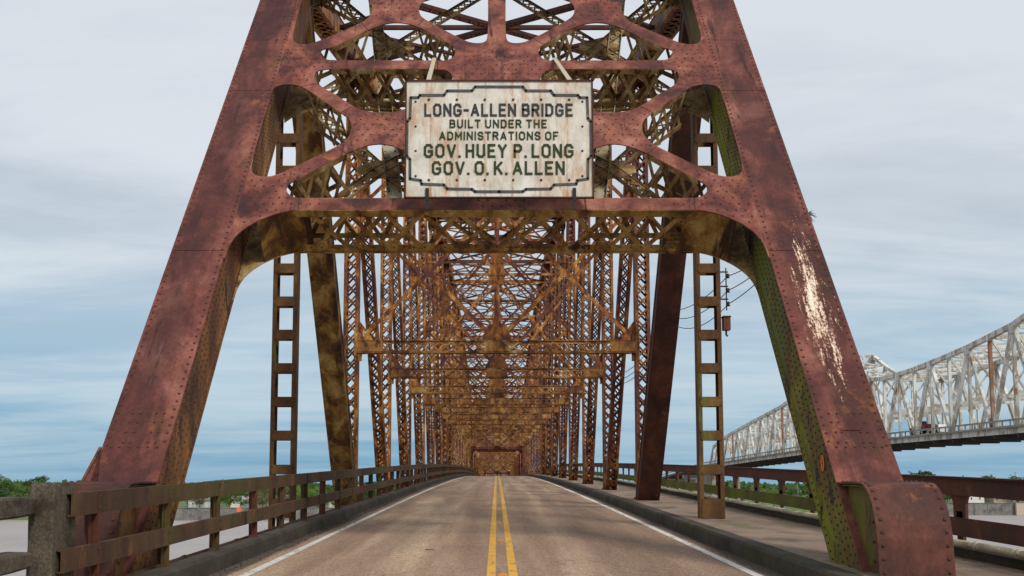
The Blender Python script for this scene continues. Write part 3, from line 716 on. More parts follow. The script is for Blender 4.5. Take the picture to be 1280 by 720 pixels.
def sway(m, y, z, H_, detail):
    """cross frame between the trusses: lower strut, X panels with a middle hanger, upper strut"""
    xa = XT-.24; z0 = z+HS
    t = .10 if detail else .12
    # X tiers
    nt_ = max(1, round((H_-.4-HS-.4)/5.0)); hh = (H_-.4-HS-.4)/nt_
    for k in range(nt_):
        za, zb = z0+.4+hh*k, z0+.4+hh*(k+1)
        for sg in (-1, 1):
            for A, B in (((sg*xa, za), (0, zb)), ((0, za), (sg*xa, zb))):
                a, b = Vector((A[0], y, A[1])), Vector((B[0], y, B[1]))
                m.bar(a, b, .12, .012, (0, 0, 1)); m.bar(a+Vector((0, .05, 0)), b+Vector((0, .05, 0)), .012, .10, (0, 0, 1))
            c = Vector((sg*xa/2, y-.012, (za+zb)/2)); m.bar(c-Vector((.15, 0, 0)), c+Vector((.15, 0, 0)), .26, .012, (0, 0, 1))
            # corner gussets
            for zz, d in ((za, 1), (zb, -1)):
                m.plate([(0, 0), (.5, 0), (0, .7)], [], (sg*(xa+.02), y-.02, zz-.02*d), (-sg, 0, 0), (0, 0, d), (0, -1, 0), .012)
        m.plate([(-.5, 0), (.5, 0), (.25, .5), (-.25, .5)], [], (0, y-.02, za), (1, 0, 0), (0, 0, 1), (0, -1, 0), .012)
        m.plate([(-.5, 0), (.5, 0), (.25, -.5), (-.25, -.5)], [], (0, y-.02, zb), (1, 0, 0), (0, 0, 1), (0, -1, 0), .012)
        m.bar((-xa, y-.03, zb), (xa, y-.03, zb), .12, .08, (0, 0, 1))
    m.bar((0, y-.04, z0), (0, y-.04, z+H_), .16, .03, (1, 0, 0)); m.bar((0, y, z0), (0, y, z+H_), .03, .16, (1, 0, 0))
def strut(m, y, z, detail):
    xa = XT-.22; z0 = z+HS; h = .38; dpt = .34
    for zz in (0, h):
        for yy in (-dpt/2, dpt/2):
            m.bar((-xa, y+yy, z0+zz), (xa, y+yy, z0+zz), .08, .016, (0, 1, 0)); m.bar((-xa, y+yy+(.03 if yy < 0 else -.03), z0+zz+(.04 if zz == 0 else -.04)), (xa, y+yy+(.03 if yy < 0 else -.03), z0+zz+(.04 if zz == 0 else -.04)), .05, .012, (0, 0, 1))
    
    m.lace((-xa+.8, y-dpt/2, z0+.02), (xa-.8, y-dpt/2, z0+.02), (-xa+.8, y-dpt/2, z0+h-.02), (xa-.8, y-dpt/2, z0+h-.02), .36 if detail else .8, .045, .012)
    if detail: m.lace((-xa, y-dpt/2, z0-.01), (xa, y-dpt/2, z0-.01), (-xa, y+dpt/2, z0-.01), (xa, y+dpt/2, z0-.01), .45, .05, .012)
    for a, b in ((-xa, -xa+.8), (xa-.8, xa), (-.4, .4)):
        m.bar((a, y-dpt/2-.02, z0+h/2), (b, y-dpt/2-.02, z0+h/2), h-.06, .012, (0, 0, 1))
    m.bar((-xa, y-dpt/2+.02, z0+.19), (-xa+.02, y-dpt/2, z0+.19), .9, .3, (0, 0, 1)); m.bar((xa, y-dpt/2+.02, z0+.19), (xa-.02, y-dpt/2, z0+.19), .9, .3, (0, 0, 1))

def two_sides(mb, name, mats, parent):
    """the member once per truss; both objects share the mesh shape"""
    for sg, mat in ((-1, mats[0]), (1, mats[1])):
        me = mb.mesh(name, M[mat]); link(name, me, parent, -Vector(parent.location)+Vector((sg*XT, 0, 0)))
span_objs = [span1]
for sp in range(3):
    if sp:
        y = Y0+SPAN*sp; root = empty('truss_bridge', (0, y, zr(y)))
        tag(root, ['', 'middle span of the rusty truss bridge, brown portal seen small far down the road', 'farthest span of the rusty truss bridge, tiny portal at the road\'s crest'][sp], 'bridge', 'steel truss spans over the road')
        span_objs.append(root)
    root = span_objs[sp]; det = sp == 0
    for i in range(1, NP):
        f, t = node(sp, i, 0), node(sp, i, 1)
        near = det and i < 7
        m = MB()
        if i in (1, NP-1):                      # batten-plated hanger
            p0, p1 = f, t-Vector((0, 0, .3)); w = .52; z = p0.z
            for sx_ in (-1, 1):
                m.bar(p0+Vector((sx_*w/2, 0, 0)), p1+Vector((sx_*w/2, 0, 0)), .30, .014, (0, 1, 0))
                for yy in (-.15, .15): m.bar(p0+Vector((sx_*(w/2-.04), yy, 0)), p1+Vector((sx_*(w/2-.05), yy, 0)), .085, .014, (1, 0, 0))
            z = f.z+1.1
            while z < t.z-.5:
                for yy in (-.166, .166): m.bar((-w/2+.03, f.y+yy, z), (w/2-.03, f.y+yy, z), .205, .012, (0, 0, 1))
                for xx in (-.21, .21):
                    for dz in (-.07, .07): m.rivet((xx, f.y-.172, z+dz), (0, -1, 0), .014)
                z += .725
            m.bar((-w/2+.03, f.y-.17, f.z+.95), (w/2-.03, f.y-.17, f.z+.95), .3, .012, (0, 0, 1))
            two_sides(m, 'hanger', ('moss_dark', 'moss_dark'), root)
        else:
            laced_member(m, f, t, .46, .42, .40 if near else (.55 if det else 1.1), .06 if near else .08)
            if near:
                for zz in (.85, ): m.bar((-.2, f.y-.225, f.z+zz), (.2, f.y-.225, f.z+zz), .3, .012, (0, 0, 1))
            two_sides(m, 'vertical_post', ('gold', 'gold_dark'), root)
        # diagonal
    for i in range(1, NP+1):
        m = MB()
        if i == 1: continue
        if i == NP: continue
        if i <= 8: a, b = node(sp, i, 0), node(sp, i-1, 1)
        elif i == 9: a, b = node(sp, 9, 0), node(sp, 8, 1)
        else: a, b = node(sp, i-1, 0), node(sp, i, 1)
        if i in (2, NP-1):
            solid_member(m, a, b, .62, .5); two_sides(m, 'diagonal', ('streaky', 'maroon'), root)
        else:
            laced_member(m, a, b, .42, .40, .42 if det and i < 7 else (.6 if det else 1.2), .06 if det and i < 7 else .08)
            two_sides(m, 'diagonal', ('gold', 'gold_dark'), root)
    # chords
    m = MB()
    for i in range(1, NP-1):
        a, b = node(sp, i, 1), node(sp, i+1, 1)
        m.bar(a, b, .60, .014, (1, 0, 0)) if False else None
        d = (b-a).normalized(); up = Vector((1, 0, 0)).cross(d)
        m.bar(a+up*.26, b+up*.26, .62, .016, (1, 0, 0), .02)
        for sx_ in (-1, 1):
            m.bar(a+Vector((sx_*.28, 0, 0)), b+Vector((sx_*.28, 0, 0)), .52, .016, up, .02)
            m.bar(a+Vector((sx_*.23, 0, 0))-up*.26, b+Vector((sx_*.23, 0, 0))-up*.26, .11, .014, (1, 0, 0), .02)
        m.lace(a-up*.275-Vector((.2, 0, 0)), b-up*.275-Vector((.2, 0, 0)), a-up*.275+Vector((.2, 0, 0)), b-up*.275+Vector((.2, 0, 0)), .5 if det else 1.2, .06)
        for q in ((a, b) if i == 1 else (b,)):
            for sx_ in (-1, 1): m.bar(q+Vector((sx_*.295, -.75, -.35)), q+Vector((sx_*.295, .75, -.35)), 1.2, .014, (0, 0, 1))
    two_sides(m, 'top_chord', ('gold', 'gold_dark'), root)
    m = MB()
    for i in range(0, NP):
        a, b = node(sp, i, 0), node(sp, i+1, 0); m.bar(a, b, .5, .5, (1, 0, 0))
    two_sides(m, 'bottom_chord', ('maroon', 'maroon'), root)
    # gussets at the feet
    m = MB()
    for i in range(2, NP-1):
        f = node(sp, i, 0)
        for sx_ in (-1, 1): m.bar(f+Vector((sx_*.255, -.5, .35)), f+Vector((sx_*.255, .5, .35)), 1.0, .014, (0, 0, 1))
    two_sides(m, 'foot_gussets', ('moss', 'moss_dark'), root)
    # sway frames, struts, top laterals
    for i in range(2, NP-1):
        y = Y0+SPAN*sp+P*i; m = MB(); sway(m, y, zr(y), Htop(i), det and i < 9); o = part(m, 'sway_frame', M['gold_dark'] if i % 2 else M['gold'], root)
        m = MB(); strut(m, y, zr(y), det and i < 9); sub(m, 'strut', M['gold_pale'], o)
    for i in range(1, NP-1):
        a, b = node(sp, i, 1), node(sp, i+1, 1); m = MB(); X = XT-.3
        for A, B in (((-X, a), (X, b)), ((X, a), (-X, b))):
            pa, pb = Vector((A[0], A[1].y, A[1].z)), Vector((B[0], B[1].y, B[1].z)); d = (pb-pa).normalized(); sd_ = d.cross((b-a).cross(Vector((1, 0, 0)))).normalized()
            for s_ in (-.13, .13): m.bar(pa+sd_*s_, pb+sd_*s_, .07, .09, sd_)
            m.lace(pa-sd_*.13, pb-sd_*.13, pa+sd_*.13, pb+sd_*.13, .4 if det and i < 12 else 1.0, .04, .01)
        for q in (a, b) if i == 1 else (b,):
            for yy in (-.22, .22): m.bar((-X, q.y+yy, q.z-.1), (X, q.y+yy, q.z-.1), .09, .25, (0, 1, 0))
            m.lace((-X, q.y-.2, q.z-.2), (X, q.y-.2, q.z-.2), (-X, q.y+.2, q.z-.2), (X, q.y+.2, q.z-.2), .5 if det else 1.0, .05, .01)
        # half-way cross struts that make the small squares of the roof
        c = (a+b)/2; m.bar((-X, c.y, c.z), (X, c.y, c.z), .12, .1, (0, 1, 0))
        q1 = a.lerp(b, .5)
        for sgx in (-1, 1):
            m.bar((sgx*X, c.y, c.z), (0, a.y, a.z), .1, .08, (0, 1, 0)); m.bar((sgx*X, c.y, c.z), (0, b.y, b.z), .1, .08, (0, 1, 0))
        part(m, 'top_lateral', M['maroon'] if i % 2 else M['gold_dark'], root)
    # end portals other than the near one
    for e in (0, 1):
        if sp == 0 and e == 0: continue
        i0, i1 = (0, 1) if e == 0 else (NP, NP-1)
        f, t = node(sp, i0, 0), node(sp, i1, 1)
        m = MB(); solid_member(m, f, t, .8, .7); two_sides(m, 'end_post', ('portal', 'portal'), root)
        d = (t-f).normalized(); m = MB(); L = (t-f).length
        def q(x, s_, dy=0): return f+Vector((x, dy, 0))+d*s_
        s0 = (HS+.6)/d.z if d.z else 0; X = XT-.3
        for s_, w in ((s0, .4), (s0+(L-s0)/2, .3), (L-.2, .4)): m.bar(q(-X, s_), q(X, s_), w, .5, d)
        for sg in (-1, 1):
            for a0, a1 in ((s0, s0+(L-s0)/2), (s0+(L-s0)/2, L-.2)):
                m.bar(q(sg*X, a0), q(0, a1), .22, .4, (0, 1, 0)); m.bar(q(0, a0), q(sg*X, a1), .22, .4, (0, 1, 0))
            m.plate([(0, 0), (1.3, 0), (.7, -.25), (.25, -.75), (0, -1.5)], [], q(sg*X, s0-.1), (-sg, 0, 0), d, (0, -d.z, d.y), .03)
        m.bar(q(0, s0), q(0, L), .3, .3, (1, 0, 0))
        part(m, 'portal_frame', M['portal'] if e == 0 else M['gold_dark'], root)

# piers under the bridge
for k in range(4):
    y = Y0+SPAN*k; m = MB(); zt = zr(y)-2.3; r = empty('bridge_pier', (0, y, WZ))
    tag(r, ['concrete pier in the river under the near end of the rusty bridge', 'concrete pier between the near and middle rusty spans', 'concrete pier between the middle and farthest rusty spans', 'concrete pier by the far bank under the last rusty span'][k], 'pier', 'bridge piers in the river')
    m.quad_box([(-7, y-2.2, WZ-3), (7, y-2.2, WZ-3), (7, y+2.2, WZ-3), (-7, y+2.2, WZ-3), (-5.8, y-1.5, zt-1.2), (5.8, y-1.5, zt-1.2), (5.8, y+1.5, zt-1.2), (-5.8, y+1.5, zt-1.2)])
    part(m, 'shaft', M['pier'], r); m = MB(); m.box(-6.3, 6.3, y-1.9, y+1.9, zt-1.2, zt); part(m, 'cap', M['pier'], r)

# ------------------------------------------------------------------ name board
YS = 17.42
cL, cR = at_y(506.5, 250, YS).x, at_y(741.5, 250, YS).x; zB, zT = at_y(621, 247, YS).z, at_y(621, 101, YS).z
sign = empty('name_board', ((cL+cR)/2, YS, zB))
tag(sign, 'large rust stained white metal board with green lettering LONG-ALLEN BRIDGE mounted on the portal', 'sign')
m = MB(); m.box(cL, cR, YS, YS+.03, zB, zT); board = part(m, 'board', M['sign'], sign)
m = MB()
for a, b in (((cL, zT), (cR, zT)), ((cL, zB), (cR, zB)), ((cL, zB), (cL, zT)), ((cR, zB), (cR, zT))): m.bar((a[0], YS+.01, a[1]), (b[0], YS+.01, b[1]), .022, .07, (0, 0, 1) if a[1] == b[1] else (1, 0, 0), .011)
part(m, 'frame', M['maroon'], sign)
m = MB()
half = [(623, 108.5), (594, 108.5), (590, 113.5), (559, 113.5), (555, 119), (525, 119), (523, 122), (513.5, 122), (512.5, 148), (509, 152), (508.5, 195), (512.5, 199), (512.5, 223.5), (526, 225.5), (527, 230), (555, 231), (559, 236), (590, 236.5), (594, 239.5), (623, 239.5)]
half = [(594+(u-594), v) for u, v in half]
def sp_(u, v, d=0): q = at_y(u, v, YS-.004-d); q.y = YS-.004-d; return q
full = half+[(1247.5-u, v) for u, v in half[::-1]]
for a, b in zip(full, full[1:]):
    A, B = sp_(*a), sp_(*b)
    if (B-A).length > .001: m.bar(A, B, .042, .014, (B-A).cross(Vector((0, 1, 0))), .012)
bd = part(m, 'border', M['sign_border'], sign)
lines = [('LONG-ALLEN BRIDGE', 530.5, 716, 129.5, 145.5, 'letter_dark'), ('BUILT UNDER THE', 562, 683.5, 149.5, 160, 'letter_green'), ('ADMINISTRATIONS OF', 549, 698, 164.5, 175, 'letter_green'),
         ('GOV. HUEY P. LONG', 530, 717, 180, 197, 'letter_green'), ('GOV. O. K. ALLEN', 540, 706, 201.5, 218.5, 'letter_green')]
O_ = [(.22, 0), (.0, .2), (0, .8), (.22, 1), (.58, 1), (.8, .8), (.8, .2), (.58, 0), (.22, 0)]
GL = {'A': (.84, [[(0, 0), (.42, 1), (.84, 0)], [(.16, .3), (.68, .3)]]), 'B': (.74, [[(0, 0), (0, 1), (.52, 1), (.7, .86), (.7, .64), (.52, .53), (0, .53)], [(.52, .53), (.74, .4), (.74, .15), (.54, 0), (0, 0)]]),
 'D': (.76, [[(0, 0), (0, 1), (.5, 1), (.76, .76), (.76, .24), (.5, 0), (0, 0)]]), 'E': (.66, [[(.66, 1), (0, 1), (0, 0), (.66, 0)], [(0, .52), (.54, .52)]]),
 'F': (.64, [[(.64, 1), (0, 1), (0, 0)], [(0, .5), (.5, .5)]]), 'G': (.8, [[(.8, .78), (.58, 1), (.22, 1), (0, .8), (0, .2), (.22, 0), (.58, 0), (.8, .2), (.8, .46), (.46, .46)]]),
 'H': (.74, [[(0, 0), (0, 1)], [(.74, 0), (.74, 1)], [(0, .5), (.74, .5)]]), 'I': (.0, [[(0, 0), (0, 1)]]), 'K': (.76, [[(0, 0), (0, 1)], [(.74, 1), (.02, .38)], [(.26, .58), (.76, 0)]]),
 'L': (.62, [[(0, 1), (0, 0), (.62, 0)]]), 'M': (.92, [[(0, 0), (0, 1), (.46, .3), (.92, 1), (.92, 0)]]), 'N': (.78, [[(0, 0), (0, 1), (.78, 0), (.78, 1)]]),
 'O': (.8, [O_]), 'P': (.72, [[(0, 0), (0, 1), (.52, 1), (.72, .84), (.72, .62), (.52, .46), (0, .46)]]),
 'R': (.74, [[(0, 0), (0, 1), (.52, 1), (.72, .84), (.72, .64), (.52, .5), (0, .5)], [(.42, .5), (.74, 0)]]),
 'S': (.72, [[(.72, .8), (.52, 1), (.2, 1), (0, .82), (0, .66), (.18, .53), (.54, .47), (.72, .34), (.72, .18), (.52, 0), (.2, 0), (0, .2)]]), 'T': (.72, [[(0, 1), (.72, 1)], [(.36, 1), (.36, 0)]]),
 'U': (.74, [[(0, 1), (0, .2), (.2, 0), (.54, 0), (.74, .2), (.74, 1)]]), 'V': (.8, [[(0, 1), (.4, 0), (.8, 1)]]), 'Y': (.8, [[(0, 1), (.4, .5), (.8, 1)], [(.4, .5), (.4, 0)]]),
 '-': (.4, [[(0, .48), (.4, .48)]]), '.': (.02, [[(0, .0), (.02, .0)]])}
for txt, u0, u1, v0, v1, mat in lines:
    A, B = sp_(u0, v0), sp_(u1, v1); h = A.z-B.z; wst = h*.16
    adv = 0; place = []
    for ch in txt:
        if ch == ' ': adv += .5; continue
        w_, st = GL[ch]; place.append((adv, ch)); adv += w_+.52 if ch not in '.' else .34
    adv -= .52 if txt[-1] != '.' else .3
    kx = (B.x-A.x-wst)/adv; kz = h-wst; m = MB(); yy = YS-.006; q_ = 0
    for x_, ch in place:
        for st in GL[ch][1]:
            for (a0, a1), (b0, b1) in zip(st, st[1:]):
                q_ += 1; pa = Vector((A.x+wst/2+(x_+a0)*kx, yy-.0006*(q_ % 5), B.z+wst/2+a1*kz)); pb = Vector((A.x+wst/2+(x_+b0)*kx, yy-.0006*(q_ % 5), B.z+wst/2+b1*kz))
                m.bar(pa, pb, wst, .012, (pb-pa).cross(Vector((0, 1, 0))), wst*(.5 if a0 == b0 or a1 == b1 or ch in '.-' else .28))
    sub(m, 'lettering', M[mat], board)
m = MB()
for u in (536, 571, 606, 641.5, 676.5, 711.5):
    for v in (124.5, 225): m.rivet(sp_(u, v)+Vector((0, -.0, 0)), (0, -1, 0), .022, .014)
for v in (127, 158, 188.5, 220):
    for u in (519.5, 728): m.rivet(sp_(u, v), (0, -1, 0), .02, .014)
sub(m, 'bolt_heads', M['black'], board)
m = MB()
for u in (534, 718):
    a = sp_(u, 262, .02); b = sp_(u, 235, .02); m.bar(a, b, .055, .02, (1, 0, 0)); m.bar(sp_(u, 250, .03), sp_(u, 262, -.1), .05, .015, (1, 0, 0))
part(m, 'bracket', M['black'], sign)
m = MB()
for u, u2 in ((535, 543), (714, 693)):
    b = plane_s(u2, 74); m.bar(sp_(u, 103, -.02), PT(b[0], b[1])+SN*.02, .075, .02, (1, 0, 0))
part(m, 'stay', M['beige'], sign)

# ------------------------------------------------------------------ railings
def rail_run(root, x, y0, y1, zt, h, t, mat, name, wob=.0, step=2.45, lip=0, over=False):
    m = MB(); y = y0; px = x; k = 0
    while y < y1-.01:
        y2 = min(y+step, y1); wz = (random.random()-.5)*wob; w2 = (random.random()-.5)*wob if y < 60 else 0
        nx = x+w2; ov = .10 if over else 0
        a, b = Vector((px, y-ov, zr(y)+zt-h/2)), Vector((nx, y2+ov, zr(y2)+zt-h/2))
        sgn = 1 if k % 2 else -1
        m.bar(a+Vector((sgn*.004*over, 0, 0)), b+Vector((sgn*.004*over, 0, 0)), h, t, (0, 0, 1))
        if lip:
            for s_ in (-1, 1): m.bar(a+Vector((lip/2, 0, s_*(h/2-.006))), b+Vector((lip/2, 0, s_*(h/2-.006))), abs(lip), .012, (1, 0, 0))
        px = nx; y = y2; k += 1
    return part(m, name, M[mat], root)
lr = empty('guard_rail', (-3.95, 10.6, zr(10.6)))
tag(lr, 'olive brown rusty steel guard rail on the left kerb, two flat beams on bent posts', 'guard rail')
rail_run(lr, -3.93, 10.55, YEND, 1.21, .215, .02, 'rail', 'upper_beam', .05, 4.9, -.06, True)
rail_run(lr, -3.93, 10.35, YEND, .70, .205, .02, 'rail', 'lower_beam', .05, 4.9, -.06, True)
rest = MB(); ny = 0; y = 11.1
while y < YEND:
    m = MB() if ny < 95 else rest
    ln = random.uniform(-.12, .12) if y < 40 else 0
    z = zr(y)
    m.bar((-3.99, y+ln, z+.23), (-3.99, y, z+1.17), .014, .16, (1, 0, 0)); m.bar((-3.96, y+ln, z+.23), (-3.96, y, z+1.17), .08, .014, (1, 0, 0)); m.bar((-4.02, y+ln, z+.23), (-4.02, y, z+1.17), .08, .014, (1, 0, 0))
    m.bar((-3.99, y+ln, z+.05), (-3.99, y+ln, z+.27), .10, .2, (1, 0, 0))
    if ny < 40:
        for zz in (1.16, 1.05, .65, .54): m.rivet((-3.905, y+random.uniform(-.03, .03), z+zz), (1, 0, 0), .016, .012)
    if ny < 95: part(m, 'post', M['rail'] if ny % 3 else M['rail_red'], lr)
    y += 2.45; ny += 1
tag(part(rest, 'far_posts', M['rail'], lr), kind='stuff')
rr_ = empty('railing', (6.35, 4, zr(4)))
tag(rr_, 'maroon rusty steel parapet railing along the outer edge of the right footway', 'railing')
rail_run(rr_, 6.33, 2, YEND, 1.25, .23, .03, 'rail_red', 'upper_beam', 0, 5.45)
rail_run(rr_, 6.33, 2, 15.8, .72, .25, .03, 'rail_red', 'lower_beam', 0, 5.45)
rail_run(rr_, 6.33, 15.82, YEND, .72, .25, .03, 'rail_green', 'lower_beam', 0, 5.45)
rail_run(rr_, 6.35, 2, YEND, 1.275, .025, .16, 'maroon', 'cap_strip', 0, 5.45)
rest = MB(); ny = 0; y = 3.4
while y < YEND:
    m = MB() if ny < 95 else rest; z = zr(y)
    m.bar((6.37, y, z+.3), (6.37, y, z+.8), .04, .2, (1, 0, 0)); m.bar((6.37, y, z+.7), (6.37, y, z+1.14), .04, .40, (1, 0, 0)); m.bar((6.35, y, z+.3), (6.35, y, z+1.06), .09, .16, (0, 0, 1)) if False else None
    for s_ in (-1, 1):   # curved brackets easing the post into the beams
        m.plate([(0, 0), (.14, 0), (.05, -.04), (0, -.13)], [], (6.35, y+s_*.20, z+1.03), (0, s_, 0), (0, 0, 1), (-1, 0, 0), .04)
    m.bar((6.39, y, z+.3), (6.39, y, z+1.06), .12, .02, (0, 1, 0))
    if ny < 95: part(m, 'post', M['rail_red'], rr_)
    y += 2.42; ny += 1
tag(part(rest, 'far_posts', M['rail_red'], rr_), kind='stuff')
# pipes
def pipe(root_name, label, x, dz, r, mat, y0, y1, step, wob):
    e = empty(root_name, (x, y0, zr(y0)+dz)); tag(e, label, 'pipe')
    m = MB(); c = MB(); y = y0; a = Vector((x, y, zr(y)+dz))
    while y < y1:
        y2 = y+step; b = Vector((x+random.uniform(-wob, wob), y2, zr(y2)+dz+random.uniform(-wob, wob)*.5)); m.tube([a, b], r, 8)
        d = (b-a).normalized()
        if y < 150: m.tube([b-d*.05, b+d*.05], r*1.22, 8)
        a = b; y = y2
    part(m, 'pipe_run', M[mat], e, True)
pipe('pipe', 'cream conduit pipe with moss running behind the right footway railing', 6.10, .41, .048, 'pipe', 6, 320, 1.2, .015)
pipe('pipe', 'brown rusty pipe running along the outer side of the left kerb', -4.14, .2, .045, 'pipe_brown', 12, 320, 3.0, .015)

# concrete balustrade of the approach, left
def chunk(m, x0, x1, y0, y1, z0, z1, n=5, amp=.012, seed=0):
    """box with rounded worn edges: bevelled section, slightly uneven"""
    bw = .018; o = len(m.v)
    ringv = []
    L = [(x0+bw, z0), (x1-bw, z0), (x1, z0+bw), (x1, z1-bw), (x1-bw, z1), (x0+bw, z1), (x0, z1-bw), (x0, z0+bw)]
    for i in range(n+1):
        y = y0+(y1-y0)*i/n; s_ = bw if i in (0, n) else 0
        for x, z in L:
            cx_, cz_ = (x0+x1)/2, (z0+z1)/2
            q = noise.noise(Vector((x*5+seed, y*3, z*5)))*amp
            m.v.append((x+(cx_-x)*s_/abs(x1-x0)*1.2+q, y, z+(cz_-z)*s_/abs(z1-z0)*1.2+q))
    for i in range(n):
        for k in range(8): a, b = o+i*8+k, o+i*8+(k+1) % 8; m.f.append((a, b, b+8, a+8))
    m.f.append(tuple(o+k for k in range(8))[::-1]); m.f.append(tuple(o+n*8+k for k in range(8)))
bal = empty('balustrade', (-4.15, 10.2, zr(10)))
tag(bal, 'weathered grey concrete balustrade with a square end pillar at the left end of the bridge', 'balustrade')
m = MB(); zb_ = zr(10.3)
# vertical pillar, chunky: build as upright by swapping axes
def pillar(m, x0, x1, y0, y1, z0, z1, seed=0):
    bw = .02; o = len(m.v); n = 14
    L = [(x0+bw, y0), (x1-bw, y0), (x1, y0+bw), (x1, y1-bw), (x1-bw, y1), (x0+bw, y1), (x0, y1-bw), (x0, y0+bw)]
    for i in range(n+1):
        z = z0+(z1-z0)*i/n; s_ = .02 if i == n else 0
        for x, y in L:
            q = noise.noise(Vector((x*6+seed, y*6, z*4)))*.009
            cx_, cy_ = (x0+x1)/2, (y0+y1)/2; m.v.append((x+(cx_-x)*s_*3+q, y+(cy_-y)*s_*3+q*.5, z))
    for i in range(n):
        for k in range(8): a, b = o+i*8+k, o+i*8+(k+1) % 8; m.f.append((a, b, b+8, a+8))
    m.f.append(tuple(o+n*8+k for k in range(8)))
pillar(m, -4.22, -3.99, 10.16, 10.72, -1.0, zb_+1.31); pl_ = part(m, 'pillar', M['concrete'], bal)
for nm, a, b in (('top_rail', 1.02, 1.20), ('lower_rail', .56, .72)):
    m = MB(); chunk(m, -4.36, -4.1, -2, 10.08 if nm == 'top_rail' else 10.02, 0, 1, 30)
    for i, v in enumerate(m.v): z = b if v[2] > .5 else a; fr = v[2] if v[2] < .5 else v[2]-1; m.v[i] = (v[0], v[1], zr(v[1])+z+fr)
    part(m, nm, M['concrete'], bal)
for y in (7.4, 4.7, 2.0):
    m = MB(); pillar(m, -4.38, -4.08, y-.15, y+.15, -1, zr(y)+1.01, y); part(m, 'pillar', M['concrete'], bal)

# ------------------------------------------------------------------ road studs, litter, small things
for i, (x, y, dark) in enumerate([(.075, 15.2+3*0, 0), (.072, 21.2, 0), (.07, 27.3, 0), (.07, 34, 0), (.07, 40.5, 0), (.068, 47, 0)]):
    y = [14.9, 20.9, 26.5, 33, 40, 48][i]
    e = empty('road_stud', (x, y, zr(y))); e.rotation_euler.x = math.atan(.025)
    tag(e, ['nearest', 'second nearest', 'third nearest', 'fourth nearest', 'fifth nearest', 'farthest'][i]+' amber road stud between the double yellow lines', 'road stud', 'amber studs between the yellow lines')
    m = MB(); m.quad_box([(-.055, -.05, .002), (.055, -.05, .002), (.055, .05, .002), (-.055, .05, .002), (-.04, -.025, .02), (.04, -.025, .02), (.04, .025, .02), (-.04, .025, .02)])
    m.build('base', M['reflector'], e); m = MB(); m.bar((-.04, -.043, .012), (.04, -.043, .012), .01, .004, (0, -.5, 1)); m.build('lens', M['orange'], e)
for x, y, nm in ((-1.12, 18.9, 'left'), (.07, 30.1, 'middle')):
    m = MB(); n = 14; m.v = [(x, y, zr(y)+.007)]
    for k in range(n):
        a = 2*math.pi*k/n; r = .1*random.uniform(.8, 1.15); m.v.append((x+r*math.cos(a), y+.6*r*math.sin(a), zr(y)+.005+.000))
    m.f = [(0, 1+k, 1+(k+1) % n) for k in range(n)]
    tag(m.build('tar_patch', M['black']), kind='structure')
m = MB(); random.seed(3); c = Vector((-2.95, 23.0, zr(23)+.02))
c = at_y(428, 653, 23.0); c.z = zr(23)+.03; c.x = (428-CX)/F*23
pts = []
for k in range(9): pts.append(c+Vector((random.uniform(-.06, .06), random.uniform(-.06, .06), random.uniform(-.028, .05))))
o = len(m.v); m.v += [tuple(p) for p in pts]
for k in range(7): m.f.append((k, k+1, k+2)); 
m.f.append((0, 4, 8)); m.f.append((2, 5, 8))
tag(m.build('litter', M['paper']), 'crumpled scrap of white litter in the left gutter', 'litter')
random.seed(9)
for sg in (-1, 1):
    m = MB()
    for k in range(900):
        y = 5+55*random.random()**1.6; x = sg*(3.76-abs(random.gauss(0, .11))); r = random.uniform(.006, .022); z = zr(y)+.002
        if abs(x) < 3.3: continue
        o = len(m.v); a = random.uniform(0, 6)
        for q in range(4): m.v.append((x+r*random.uniform(.6, 1.3)*math.cos(a+q*1.57), y+r*random.uniform(.6, 1.3)*math.sin(a+q*1.57), z))
        m.v.append((x, y, z+r*.8)); 
        for q in range(4): m.f.append((o+q, o+(q+1) % 4, o+4))
    tag(m.build('gutter_grit', M['bark' if sg > 0 else 'kerb']), ('left' if sg < 0 else 'right')+' gutter grit and leaf debris lying along the kerb', 'debris', kind='stuff')
# junction box and cable bracket on the right hanger
y1_ = Y0+P; zh = lambda v: at_y(900, v, y1_).z
jb = empty('junction_box', (4.98, y1_, zh(405))); tag(jb, 'small rusty junction box on the outer side of the right ladder-like hanger', 'junction box')
m = MB(); m.box(-.07, .08, -.1, .1, -.14, .14); m.build('box', M['gold_dark'], jb)
m = MB(); m.box(-.08, .09, -.12, .12, .14, .165); m.tube([(0, 0, -.14), (0, 0, -.24), (.03, 0, -.27)], .022, 6); m.build('hood', M['maroon'], jb)
br = empty('cable_bracket', (4.98, y1_, zh(340))); tag(br, 'iron bracket with three insulators at the top of the right hanger', 'bracket')
m = MB(); zt_, zb2 = zh(335)-zh(340), zh(388)-zh(340); m.tube([(0.02, 0, zt_), (0.02, 0, zb2)], .014, 6)
for v in (340, 358, 374): m.bar((-.1, 0, zh(v)-zh(340)), (.06, 0, zh(v)-zh(340)), .03, .02, (0, 0, 1))
m.build('rod', M['black'], br)
ins = []
for v in (345, 363, 380):
    z = zh(v)-zh(340); m = MB(); m.tube([(.06, 0, z-.05), (.06, 0, z-.02), (.06, 0, z), (.06, 0, z+.03), (.06, 0, z+.05)], [.03, .045, .022, .042, .025], 8); m.build('insulator', M['ceramic'], br, True)
    ins.append(Vector((5.04, y1_, zh(340)+z)))
def wire(a, b, sag, r=.011, n=14): 
    return [Vector(a).lerp(Vector(b), i/n)-Vector((0, 0, sag*4*(i/n)*(1-i/n))) for i in range(n+1)]
